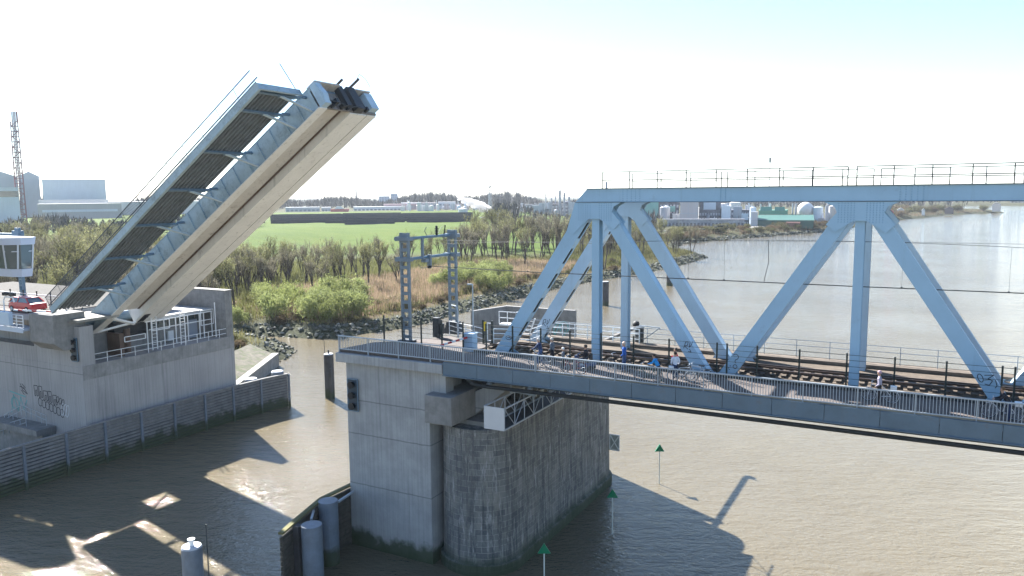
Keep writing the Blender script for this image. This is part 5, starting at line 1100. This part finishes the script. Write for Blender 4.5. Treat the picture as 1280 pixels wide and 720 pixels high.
def rocks(name, n, az0, az1, r0, r1, d0, d1, s0, s1):
    pts = scatter(n, az0, az1, r0, r1, d0, d1); V = []; F = []
    base = [(1, 0, 0), (-1, 0, 0), (0, 1, 0), (0, -1, 0), (0, 0, 1), (0, 0, -1)]; fc = [(0, 2, 4), (2, 1, 4), (1, 3, 4), (3, 0, 4), (2, 0, 5), (1, 2, 5), (3, 1, 5), (0, 3, 5)]
    for x, y, z in pts:
        s_ = random.uniform(s0, s1); q = Matrix.Rotation(random.uniform(0, 6), 3, Vector((random.gauss(0, 1), random.gauss(0, 1), random.gauss(0, 1))).normalized()); nV = len(V)
        for b_ in base: p = q @ (Vector(b_)*s_*random.uniform(.6, 1.2)); V.append((x+p.x, y+p.y, z+p.z*.8+s_*.2))
        F += [tuple(i+nV for i in f) for f in fc]
    me = bpy.data.meshes.new(name); me.from_pydata(V, [], F); me.materials.append(ROCK); o = bpy.data.objects.new(name, me); COL.objects.link(o); o['kind'] = 'stuff'
rocks('riprap_rocks', 42000, -52, -13, 92, 335, -.8, 4.6, .25, .6)
rocks('distant_riprap', 16000, -18, -3, 390, 600, -.6, 3.0, .4, 1.0)
# far woods: one mass
def far_wood(name, az0, az1, r0, r1, n, h0, h1, mt):
    V = []; F = []
    for i in range(n):
        az, r = RAD(random.uniform(az0, az1)), random.uniform(r0, r1); x, y = r*math.sin(az), r*math.cos(az); hz, d = land_h(np.array([[x, y]]))
        if d[0] < 10: continue
        H = random.uniform(h0, h1)*(1+.25*math.sin(az*60)+.2*math.sin(az*23+2)); W = H*random.uniform(.22, .4); z = float(hz[0])
        for k in range(26):
            a = random.uniform(0, 2*PI); rr = W*random.random()**.5; b_ = (x+math.cos(a)*rr*.5, y+math.sin(a)*rr*.5, z+H*random.uniform(.0, .6)); tip = (x+math.cos(a)*rr, y+math.sin(a)*rr, min(z+H*(1-.35*(rr/W)**2), b_[2]+H*random.uniform(.25, .55))); s_ = random.uniform(.25, .6)
            ca_, sa_ = math.cos(a+1.6)*s_, math.sin(a+1.6)*s_; nV = len(V); V += [(b_[0]-ca_, b_[1]-sa_, b_[2]), (b_[0]+ca_, b_[1]+sa_, b_[2]), tip]; F.append((nV, nV+1, nV+2))
    me = bpy.data.meshes.new(name); me.from_pydata(V, [], F); me.materials.append(mt); o = bpy.data.objects.new(name, me); COL.objects.link(o); o['kind'] = 'stuff'
FARW = mat('far_twigs', (.075, .07, .072), .9, var=.3, scale=.02)
far_wood('distant_wood', -64, -21, 1050, 1500, 1500, 15, 24, FARW)
far_wood('distant_wood', -21, 8, 1150, 2000, 1300, 14, 26, FARW)
far_wood('dike_hedge', -62, -46, 420, 560, 260, 5, 9, FARW)
far_wood('dike_hedge', -30, -17.5, 400, 700, 200, 6, 13, FARW)
# ================================================================= distant buildings and industry
def clad(n, c, v=.06): return mat('cladding_'+n, c, .6, var=v, scale=.05, streak=.08)
def frame_at(az, r):
    e = Vector((math.sin(RAD(az)), math.cos(RAD(az)), 0)); return e*r, Vector((e.y, -e.x, 0)), e      # point, right, away
def building(name, label, cat, az0, az1, r, ztop, depth, mt, z0=1.0, roof=None, gable=0, bands=(), wins=None, group=None, yaw=0):
    """box building facing the river; az0..az1 give its width, ztop its height above the water"""
    c_, rt_, aw = frame_at((az0+az1)/2, r); w_ = 2*r*math.tan(RAD((az1-az0)/2)); 
    if yaw: R3 = Matrix.Rotation(yaw, 3, 'Z'); rt_, aw = R3 @ rt_, R3 @ aw
    T = lambda u, v, z: tuple(c_+rt_*u+aw*v+Vector((0, 0, z)))
    o = thing(name, label, cat, (c_.x, c_.y, z0), 0, group)
    m = MB(T); m.box(-w_/2, w_/2, 0, depth, z0, ztop); m.build('wall', mt, o)
    m = MB(T)
    if gable: m.prism([(-w_/2-.3, ztop+.02), (w_/2+.3, ztop+.02), (0, ztop+gable)], 'y', -.3, depth+.3)
    else: m.box(-w_/2-.2, w_/2+.2, -.2, depth+.2, ztop+.01, ztop+.6)
    m.build('roof', roof or mt, o)
    for (u0, u1, za, zb, bm) in bands: m = MB(T); m.box(u0*w_/2, u1*w_/2, -.25, -.03, za, zb); m.build('facade_panel', bm, o)
    if wins:
        nx, nz, wz0, wz1, wm_ = wins
        for i in range(nx):
            for j in range(nz):
                u = -w_/2+w_*(i+.5)/nx; ww = w_/nx*.3; hh = (wz1-wz0)/nz; z = wz0+hh*j; m = MB(T); m.box(u-ww, u+ww, -.12, -.02, z+hh*.25, z+hh*.75); m.build('window', wm_, o)
    return o, T, w_
BLW, GRY = clad('bluewhite', (.48, .53, .60)), clad('grey', (.36, .39, .44))
azx = lambda px: -28.339+math.degrees(math.atan((px-637.7)/976.6))
DG = GLASS
building('industrial_hall', 'very large plain blue-white box hall on the left horizon', 'warehouse', azx(53), azx(132), 800, 42.5, 90, BLW, 5, bands=[(-.98, .98, 23, 24.0, clad('shade', (.3, .34, .38)))])
o, T, w_ = building('industrial_hall', 'tall grey-blue gabled hall behind the lattice chimney on the left horizon', 'warehouse', azx(24), azx(50), 840, 46.5, 90, GRY, 5, gable=4.5)
building('industrial_hall', 'grey-blue sloped-roof hall at the far left picture edge', 'warehouse', azx(-30), azx(22), 850, 46.5, 90, GRY, 5, gable=6)
building('office_building', 'low pale building with a dark window band at the left edge below the chimney', 'building', azx(-20), azx(23), 640, 33.5, 30, clad('pale', (.50, .54, .60)), 5, bands=[(-.96, .96, 27.5, 31.5, DG)])
building('loading_canopy', 'long white canopy along the foot of the large blue-white hall', 'canopy', azx(47), azx(134), 770, 24.5, 14, clad('canopy', (.55, .55, .56)), 21.5)
building('industrial_hall', 'low pale hall partly behind the raised leaf on the left horizon', 'warehouse', azx(128), azx(250), 860, 22, 60, clad('palewhite', (.60, .60, .60)), 4, bands=[(-.9, .9, 6, 9, GRY)])
building('industrial_hall', 'low dark base hall between the woods and the large blue-white hall', 'warehouse', azx(45), azx(150), 740, 21.3, 20, clad('base', (.33, .33, .34)), 4, bands=[(-.9, .9, 15, 17, BLW)])
# lattice chimney
P0_, rt_, aw_ = frame_at(azx(24.5), 650); t = thing('lattice_chimney', 'tall reddish lattice tower around slim flues at the far left', 'chimney', (P0_.x, P0_.y, 5))
PINK = mat('tower_paint', (.24, .10, .11), .6); Tt = lambda u, v, z: tuple(P0_+rt_*u*.78+aw_*v*.78+Vector((0, 0, z)))
for sx_ in (-1, 1):
    for sy_ in (-1, 1): m = MB(Tt); m.cyl((sx_*3.6, sy_*3.6, 5), (sx_*2.7, sy_*2.7, 79.5), .6, .5, 6); m.build('leg', PINK, t)
m = MB(Tt); k = 0; z = 8
while z < 79:
    f = 3.6-1.1*(z-5)/75; f2 = 3.6-1.1*(z+3.6-5)/75
    for s_ in (-1, 1): m.beam((-f, s_*f, z), (f, s_*f, z), .35); m.beam((s_*f, -f, z), (s_*f, f, z), .35); m.beam(((-f) if k % 2 else f, s_*f, z), (f2 if k % 2 else -f2, s_*f2, z+3.6), .32)
    z += 3.6; k += 1
m.build('bracing', PINK, t)
for u in (-1.3, .0, 1.2): m = MB(Tt); m.cyl((u, 0, 5), (u*.9, 0, 86.5), .5, n=8); m.build('flue', mat('flue_grey', (.25, .23, .28), .5), t)
m = MB(Tt); m.cyl((2.6, 0, 79), (2.5, 0, 86.5), .75, n=8); m.build('flue', PINK, t)
# centre skyline
for a, b_, zt_, lb in ((472, 486, 25.2, 'lower left wing of the distant bluish apartment block pair'), (487, 496, 29.5, 'taller right tower of the distant bluish apartment block pair')):
    building('apartment_block', lb, 'apartment building', azx(a), azx(b_), 1400, zt_, 16, clad('apt', (.36, .42, .52)), 5, wins=(4, 7, 6, zt_-1, clad('aptwin', (.2, .24, .32))))
c_, _, _ = frame_at(azx(444), 1300); t = thing('chimney', 'slender distant chimney rising from the tree line left of the apartment blocks', 'chimney', (c_.x, c_.y, 3)); m = MB(); m.cyl((c_.x, c_.y, 3), (c_.x, c_.y, 37.5), 1.5, 1.2, 12); m.build('shaft', mat('chimney_brick', (.3, .27, .3), .8), t); m = MB(); m.cyl((c_.x, c_.y, 37.5), (c_.x, c_.y, 38.2), 1.4, n=12); m.build('rim', GRY, t)
c_, rt_, aw_ = frame_at(azx(611), 900); t = thing('flare_tower', 'grey process tower with platform head beside the white steam plume', 'tower', (c_.x, c_.y, 3)); Tt = lambda u, v, z: tuple(c_+rt_*u+aw_*v+Vector((0, 0, z)))
m = MB(Tt); m.cyl((-.9, 0, 3), (-.9, 0, 34.5), .7, n=10); m.cyl((1.2, 0, 3), (1.2, 0, 33), .5, n=10); m.build('column', clad('steel', (.42, .43, .46)), t)
for z_ in (8, 14, 20, 26, 31, 34): m = MB(Tt); m.box(-2, 2.2, -1.5, 1.5, z_, z_+.3); m.build('platform', clad('darksteel', (.2, .21, .23)), t)
m = MB(Tt); m.box(-1.5, 1.8, -1, 1, 34.5, 36); m.beam((0, 0, 35.9), (2.6, 0, 36.8), .5); m.build('tower_head', clad('darksteel', (.2, .21, .23)), t)
# refinery cluster
rr_ = random.Random(5); STEEL = clad('refinery', (.33, .34, .38)); 
for k, (px, wpx, zt_, lb) in enumerate(((681, 1.6, 28, 'slim pale refinery stack left of the refinery towers'), (698.5, 3, 30, 'tallest pair of refinery columns by the truss top corner'), (704, 2.5, 27.5, 'second refinery column by the truss top corner'), (688, 2.2, 22, 'short refinery column between the stack and the tall pair'), (710, 3, 23.5, 'stout refinery column closest to the truss top corner'), (693, 1.6, 24.5, 'thin refinery column left of the tall pair'))):
    c_, _, _ = frame_at(azx(px), 800+4*k); t = thing('process_column', lb, 'refinery column', (c_.x, c_.y, 3)); r_c = wpx*.41
    m = MB(); m.cyl((c_.x, c_.y, 3), (c_.x, c_.y, zt_), r_c, n=12); m.cyl((c_.x, c_.y, zt_), (c_.x, c_.y, zt_+r_c*.6), r_c, r_c*.3, 12); m.build('vessel', STEEL, t)
    for z_ in (8, 12.5, 17, zt_-3): m = MB(); m.cyl((c_.x, c_.y, z_), (c_.x, c_.y, z_+.25), r_c*1.6, n=12); m.build('platform', clad('darksteel', (.2, .21, .23)), t)
building('process_rack', 'dark tangled steel process rack at the foot of the refinery columns', 'process plant', azx(655), azx(713), 815, 15.5, 14, mat('rack_dark', (.20, .20, .22), .7, var=.5, scale=.25), 3, wins=(14, 3, 4, 15, clad('rackl', (.45, .45, .46))))
building('process_rack', 'low blue-grey pipe rack right of the steam plume', 'process plant', azx(614), azx(655), 780, 12.5, 14, mat('rack_blue', (.24, .26, .30), .7, var=.4, scale=.3), 3, wins=(12, 2, 4, 12, clad('rackl', (.45, .45, .46))))
building('white_building', 'white flat-roofed building among the trees right of the steam plume', 'building', azx(621), azx(641), 560, 9.6, 12, clad('white', (.62, .63, .64)), 2.5, wins=(3, 2, 3, 9, clad('winb', (.25, .3, .36))))
building('site_cabin', 'long low white cabin left of the white flat-roofed building', 'building', azx(598), azx(620), 565, 9.4, 8, clad('cab', (.5, .5, .48)), 5, wins=(6, 1, 6, 9, clad('winb', (.25, .3, .36))))
def tank(lb, px, r, wpx, z0, z1, mt, dome=.12):
    c_, _, _ = frame_at(azx(px), r); R1 = wpx*.5*r/970*1.0; t = thing('storage_tank', lb, 'storage tank', (c_.x, c_.y, z0)); m = MB(); m.cyl((c_.x, c_.y, z0), (c_.x, c_.y, z1), R1, n=28); m.build('shell', mt, t)
    m = MB(); m.cyl((c_.x, c_.y, z1+.01), (c_.x, c_.y, z1+R1*dome*2), R1*1.01, R1*.15, 28); m.build('roof', mt, t)
    m = MB(); m.cyl((c_.x, c_.y, z1-.5), (c_.x, c_.y, z1-.2), R1*1.03, n=28); m.build('rim', GRY, t); return t
WT = clad('tankwhite', (.6, .6, .6))
tank('white round tank beside the steam plume at the end of the solar panels', 577, 750, 12, 3, 13, WT)
rw = random.Random(8)
for k, (a, b_, zt_, col_, lb) in enumerate(((355, 398, 9.5, (.45, .46, .48), 'long pale hall roof left behind the solar panels'), (400, 412, 9.0, (.55, .55, .55), 'short hall with white roof lights next to the red ship hull'), (440, 500, 8.8, (.66, .66, .66), 'bright white low hall below the apartment blocks'), (478, 522, 11.5, (.34, .24, .25), 'reddish long hall right of the apartment blocks'), (500, 525, 13.0, (.62, .60, .60), 'pale stepped hall behind the reddish long hall'), (524, 545, 12.4, (.50, .44, .44), 'pinkish processing hall in the middle of the skyline'), (546, 568, 13.2, (.58, .58, .60), 'pale processing hall left of the white round tank'), (515, 535, 8.4, (.30, .42, .42), 'low teal shed behind the solar panels'))):
    building('industrial_hall', lb, 'warehouse', azx(a), azx(b_), 900+14*k, zt_+4.2, 20, clad('mid%d' % k, col_), 2, wins=(max(3, (b_-a)//5), 1, zt_-.8, zt_+3.2, clad('winc', (.25, .27, .3))))
for px, zt_, lb in ((508, 21, 'thin white mast left of the centre skyline masts'), (544, 20.5, 'thin white mast in the middle of the skyline'), (571, 19.5, 'thin white stack left of the steam plume')):
    c_, _, _ = frame_at(azx(px), 930); m = MB(); m.cyl((c_.x, c_.y, 3), (c_.x, c_.y, zt_), .45, n=8); tag(m.build('skyline_mast', WT), lb, 'mast')
# red ship
c_, rt_, aw_ = frame_at(azx(423), 860); Tt = lambda u, v, z: tuple(c_+rt_*u+aw_*v+Vector((0, 0, z))); t = thing('moored_ship', 'red hulled ship with white superstructure beyond the dark solar field', 'ship', (c_.x, c_.y, 6))
m = MB(Tt); m.prism([(-9, 6), (8, 6), (10, 12.4), (-10, 12.4)], 'y', 0, 6); m.build('hull', mat('ship_red', (.45, .06, .07), .5), t); m = MB(Tt); m.box(-5, 4, 1, 5, 12.41, 14.0); m.box(-3.5, 2, 1.5, 4.5, 14.0, 15.2); m.build('superstructure', WT, t)
# steam plume: a real small cloud
sm = bpy.data.materials.new('steam'); sm.use_nodes = True; N = sm.node_tree.nodes; L = sm.node_tree.links; N.remove(N['Principled BSDF']); pv = N.new('ShaderNodeVolumePrincipled'); pv.inputs['Color'].default_value = (1, 1, 1, 1); pv.inputs['Anisotropy'].default_value = .4
geo = N.new('ShaderNodeNewGeometry'); pv.inputs['Density'].default_value = .22; L.new(pv.outputs[0], N['Material Output'].inputs['Volume'])
c_, rt_, aw_ = frame_at(azx(604), 760); m = MB(lambda u, v, z: tuple(c_+rt_*u+aw_*v+Vector((0, 0, z))))
bm_ = bmesh.new()
for k in range(44):
    f = k/43; u = 3-f*29+rw.uniform(-1.5, 1.5); z = 12.5+f*11+rw.uniform(-2.2, 2.2); r0 = (5.4-3.6*f)*rw.uniform(.45, 1.2)
    mtx = Matrix.Translation(c_+rt_*u+aw_*rw.uniform(-2, 2)+Vector((0, 0, z))) @ Matrix.Diagonal((r0*1.2, r0, r0*.8, 1)); bmesh.ops.create_icosphere(bm_, subdivisions=2, radius=1, matrix=mtx)
me = bpy.data.meshes.new('steam_plume'); bm_.to_mesh(me); bm_.free(); me.materials.append(sm); o = bpy.data.objects.new('steam_plume', me); COL.objects.link(o); o['kind'] = 'stuff'
rmh = o.modifiers.new('fuse', 'REMESH'); rmh.mode = 'VOXEL'; rmh.voxel_size = .6
# solar field on the dike plateau: individual panel rows
PV = mat('solar_glass', (.008, .018, .05), .4, spec=.3, var=.3, scale=.08); protoS = None
for i in range(13):
    r = 470+i*19.5; j1, j2 = rw.uniform(-22, 22), rw.uniform(-22, 22)
    for (pa, pb) in ((335, 412+j1), (412.6+j1, 500+j2), (500.6+j2, 590)):
        if i < 2 and pa == 335: continue
        if i < 1 and pb == 590: continue
        c_, rt_, aw_ = frame_at((azx(pa)+azx(pb))/2, r); w_ = 2*r*math.tan(RAD((azx(pb)-azx(pa))/2))*.985; z0 = float(land_h(np.array([[c_.x, c_.y]]))[0][0])
        T = lambda u, v, z: tuple(c_+rt_*u+aw_*v+Vector((0, 0, z)))
        t = thing('solar_panel_row', 'long dark tilted row of solar panels in the field behind the green dike', 'solar panels', (c_.x, c_.y, z0), 0, 'solar panel rows behind the dike')
        m = MB(T); m.prism([(-.1, z0+1.5), (7.5, z0+.6), (7.5, z0+.7), (-.1, z0+1.6)], 'x', -w_/2, w_/2); m.build('panels', PV, t)
        m = MB(T); m.box(-w_/2, w_/2, .1, .2, z0+.05, z0+1.42); m.build('dark_skirt', PV, t)  # dark board added to shut out light bounced off the grass
# factory on the right bank
teal, tealD = clad('teal', (.20, .42, .38)), clad('teal2', (.10, .28, .25)); BEI = clad('beige', (.42, .40, .41)); FR = mat('open_frame', (.12, .13, .16), .7, var=.5, scale=.3); WB = clad('wblue', (.50, .58, .66)); GRN = clad('green', (.12, .30, .22)); GRN2 = clad('greenroof', (.035, .115, .095)); LGR = clad('lightgrey', (.45, .46, .50))
for nm, lb, ct, a, b_, r, zt_, dp, mt_, kw in (
    ('factory_hall', 'teal factory block seen through the top left of the truss', 'factory', 803, 822, 560, 20.5, 20, teal, {}),
    ('process_block', 'dark open steel factory frame with pipes and teal panels', 'factory', 823, 848, 565, 19.5, 18, FR, dict(bands=[(-.3, .6, 13, 17, teal), (-.9, .9, 7.5, 9.5, tealD)], wins=(6, 4, 3, 19, LGR))),
    ('factory_hall', 'beige-grey tall factory block in the middle of the plant', 'factory', 849, 872, 550, 20.3, 18, BEI, dict(bands=[(-1, 1, 12, 12.4, GRY), (-.12, -.08, 3, 20, GRY)])),
    ('process_block', 'dark grey factory block with a large white panel near its top', 'factory', 873, 900, 560, 20.8, 18, FR, dict(bands=[(-.6, .55, 14.5, 19.5, WB)], wins=(8, 3, 3, 13, GRY))),
    ('factory_hall', 'white-blue box hall right of the dark grey factory block', 'factory', 901, 912, 555, 16.5, 14, WB, {}),
    ('process_block', 'grey structure with vessels left of the white square silo', 'factory', 913, 936, 570, 13.5, 18, FR, dict(bands=[(.0, .9, 7, 11.5, WB)], wins=(7, 3, 3, 13, LGR))),
    ('square_silo', 'pale square silo tower between the plant and the green halls', 'silo', 938.5, 946.5, 538, 12.8, 6, LGR, dict(bands=[(-1, 1, 7.6, 7.9, GRY)])),
    ('factory_hall', 'green stepped hall behind the long green sloped roof', 'factory', 948, 984, 570, 13.2, 18, GRN, dict(bands=[(-.9, -.1, 13.4, 16.2, tealD), (.1, .8, 13.4, 16.0, tealD)])),
    ('pipe_bridge', 'long low grey pipe bridge in front of the plant', 'pipe bridge', 812, 930, 535, 8.2, 4, mat('pipe_rack', (.33, .33, .36), .7, var=.4, scale=.4), dict(wins=(26, 1, 2.5, 7.4, FR))),
    ('brick_shed', 'small reddish brown shed before the long green roof', 'shed', 983, 1000, 533, 6.2, 6, clad('brickred', (.28, .14, .12)), {})):
    building(nm, lb, ct, azx(a), azx(b_), r, zt_, dp, mt_, 2.5, **kw)
o, T, w_ = building('long_shed', 'long green shed with sloping green roof in front of the sphere tank', 'shed', azx(947), azx(1017), 540, 7.2, 20, GRN2, 2.5)
m = MB(T); m.prism([(-.5, 7.9), (20, 7.9), (20, 10.9)], 'x', -w_/2-.4, w_/2+.4); m.build('roof_slope', GRN2, o); m = MB(T); m.box(-w_/2, w_/2-8, 19.5, 20.3, 10.9, 11.2); m.build('ridge', clad('ridge', (.25, .3, .24)), o)
t = thing('sphere_tank', 'large white spherical gas tank above the green shed', 'storage tank', (-80, 595, 3)); m = MB(); m.sphere((-80, 595, 13.4), 5.6, 28, 16); m.build('sphere', WT, t, smooth=True); m = MB(); [m.cyl((-80+5*math.cos(a), 595+5*math.sin(a), 2.5), (-80+5*math.cos(a), 595+5*math.sin(a), 13), .25, n=6) for a in [k*PI/4 for k in range(8)]]; m.build('support_legs', WT, t)
tank('white tank close right of the sphere tank', 1022, 598, 11, 3, 15.2, WB); tank('slim pale silo tank beneath the truss node', 1040, 596, 8, 3, 16.0, clad('silo', (.55, .52, .50)))
tank('small white vessel left of the green halls', 903, 590, 8, 3, 18.0, WT); tank('wide white storage tank behind the plant', 918, 620, 13, 3, 18.5, WT, .2); tank('small white tank right of the slim silo tank', 1052, 600, 5, 3, 12.5, WT)
for k in range(14):
    px = (926, 932, 935, 950, 962, 990, 994, 1032, 1034, 1046, 857, 884, 893, 908)[k]; c_, _, _ = frame_at(azx(px), 575+k*2); m = MB(); m.cyl((c_.x, c_.y, 2.5), (c_.x, c_.y, rw.uniform(15, 19)), rw.uniform(.3, .7), n=8); tag(m.build('process_pipe', LGR), 'slim upright pipe standing among the factory blocks on the right bank', 'pipe', 'upright factory pipes')
c_, _, _ = frame_at(azx(960), 600); t = thing('floodlight_mast', 'tall thin floodlight mast rising above the truss top chord', 'light mast', (c_.x, c_.y, 3)); m = MB(); m.cyl((c_.x, c_.y, 3), (c_.x, c_.y, 51), .28, .16, 8); m.build('mast', GRY, t); m = MB(); m.box(c_.x-.6, c_.x+.6, c_.y-.4, c_.y+.4, 47.5, 51.2); m.build('floodlight_head', FR, t)
def clutter(n, p0, p1, r0, r1, z0, z1, lb, grp, cols):
    for k in range(n):
        c_, rt_, aw_ = frame_at(azx(rw.uniform(p0, p1)), rw.uniform(r0, r1)); T = lambda u, v, z: tuple(c_+rt_*u+aw_*v+Vector((0, 0, z))); zt_ = rw.uniform(z0, z1); mt_ = rw.choice(cols); wd = rw.uniform(1.2, 4.0)
        t = thing('process_module', lb, 'process unit', (c_.x, c_.y, 2.5), 0, grp); m = MB(T)
        if rw.random() < .45: m.cyl((0, 0, 2), (0, 0, zt_), wd*.7, n=14); m.cyl((0, 0, zt_), (0, 0, zt_+wd*.3), wd*.7, wd*.2, 14)
        else: m.box(-wd, wd, 0, wd*1.4, 2, zt_)
        m.build('shell', mt_, t)
        m = MB(T); a_ = rw.uniform(-1, 1); m.cyl((a_, -.5, 2), (a_, -.5, zt_+rw.uniform(.5, 3)), .22, n=6); m.beam((-wd-1, -.6, zt_*.6), (wd+1, -.6, zt_*.6), .3); m.build('pipework', rw.choice(cols), t)
clutter(46, 806, 945, 545, 600, 6, 17, 'small process module wedged among the factory blocks on the right bank', 'process modules of the right bank factory', [LGR, WT, FR, GRY, STEEL, WB])
clutter(16, 1018, 1060, 590, 620, 5, 13, 'small process module beside the white tanks right of the sphere', 'process modules beside the sphere tank', [LGR, WT, STEEL, WB])
clutter(34, 495, 600, 840, 980, 12, 19, 'small pale plant unit in the middle skyline beyond the solar field', 'plant units of the middle skyline', [WT, WT, LGR, clad('pk', (.5, .4, .4)), WB])
clutter(26, 640, 716, 770, 830, 9, 19, 'small grey plant unit at the foot of the refinery columns', 'plant units of the refinery', [STEEL, GRY, LGR, FR])
# lorries on the quay
c_, rt_, aw_ = frame_at(azx(902), 470); T = lambda u, v, z: tuple(c_+rt_*u+aw_*v+Vector((0, 0, z)))
t = thing('truck', 'black lorry parked on the factory quay road', 'truck', (c_.x, c_.y, 3.9)); m = MB(T); m.box(-2.6, 3.6, 0, 2.5, 5.0, 7.3); m.build('load_box', BLACK, t); m = MB(T); m.box(-4.4, -2.7, .1, 2.4, 4.7, 6.7); m.build('cab', mat('cab_dark', (.06, .07, .1), .4), t)
for u in (-3.6, -.8, 1.2, 2.6): m = MB(T); m.cyl((u, -.05, 4.5), (u, 2.5, 4.5), .55, n=12); m.build('wheel', BLACK, t)
c_, rt_, aw_ = frame_at(azx(871), 462); T = lambda u, v, z: tuple(c_+rt_*u+aw_*v+Vector((0, 0, z)))
t = thing('flat_trailer', 'flat dark green trailer on the factory quay', 'trailer', (c_.x, c_.y, 3.9)); m = MB(T); m.box(-4.8, 4.8, 0, 2.4, 4.6, 5.5); m.build('bed', mat('trailer_green', (.05, .09, .07), .6), t)
for u in (-3.4, 2.2, 3.4): m = MB(T); m.cyl((u, -.05, 4.3), (u, 2.45, 4.3), .42, n=10); m.build('wheel', BLACK, t)
m = MB(); rd = [(-150, 432), (-130, 455), (-114, 478), (-103, 505), (-93, 530), (-78, 556), (-66, 590)]
for a, b_ in zip(rd[:-1], rd[1:]):
    za, zb = [float(land_h(np.array([q_]))[0][0])+.25 for q_ in (a, b_)]; m.add([(a[0]-7, a[1], za), (a[0]+1, a[1], za), (b_[0]+1, b_[1], zb), (b_[0]-7, b_[1], zb)], [(0, 1, 2, 3)])
structure(m.build('quay_road', mat('pale_road', (.22, .21, .19), .9, var=.1)))
# houses on the distant right bank
for a, b_, r, zt_, lb, col_ in ((1107, 1117, 800, 9, 'red-brown house by the right truss gusset on the distant bank', (.35, .08, .09)), (1121, 1130, 850, 9.5, 'white house left of the dark evergreen on the distant bank', (.62, .62, .6)), (1152, 1156, 880, 8.5, 'tiny white hut right of the dark evergreen', (.7, .7, .7)), (1181, 1192, 940, 9, 'dark roofed farmhouse on the distant point', (.14, .12, .13)), (1240, 1251, 1060, 12, 'pale house near the tip of the distant point', (.55, .52, .5))):
    building('house', lb, 'house', azx(a), azx(b_), r, zt_-1.5, 8, clad('h%d' % a, col_), 2, gable=2.2, roof=clad('hr%d' % a, tuple(x*.7 for x in col_)))
building('industrial_hall', 'long white hall on the farthest shore at the right picture edge', 'warehouse', azx(1262), azx(1310), 1700, 9, 30, clad('farhall', (.30, .31, .32)), 2)
# ---------------------------------------------------------------- air
hm = bpy.data.materials.new('air_haze'); hm.use_nodes = True; N = hm.node_tree.nodes; L = hm.node_tree.links
N.remove(N['Principled BSDF']); pv = N.new('ShaderNodeVolumePrincipled'); pv.inputs['Color'].default_value = (.86, .93, 1, 1); pv.inputs["Density"].default_value = .00008; pv.inputs['Anisotropy'].default_value = .25
L.new(pv.outputs[0], N['Material Output'].inputs['Volume'])
m = MB(); m.box(-6500, 4500, -900, 7400, -6, 190); h = m.build('haze', hm); h['kind'] = 'stuff'
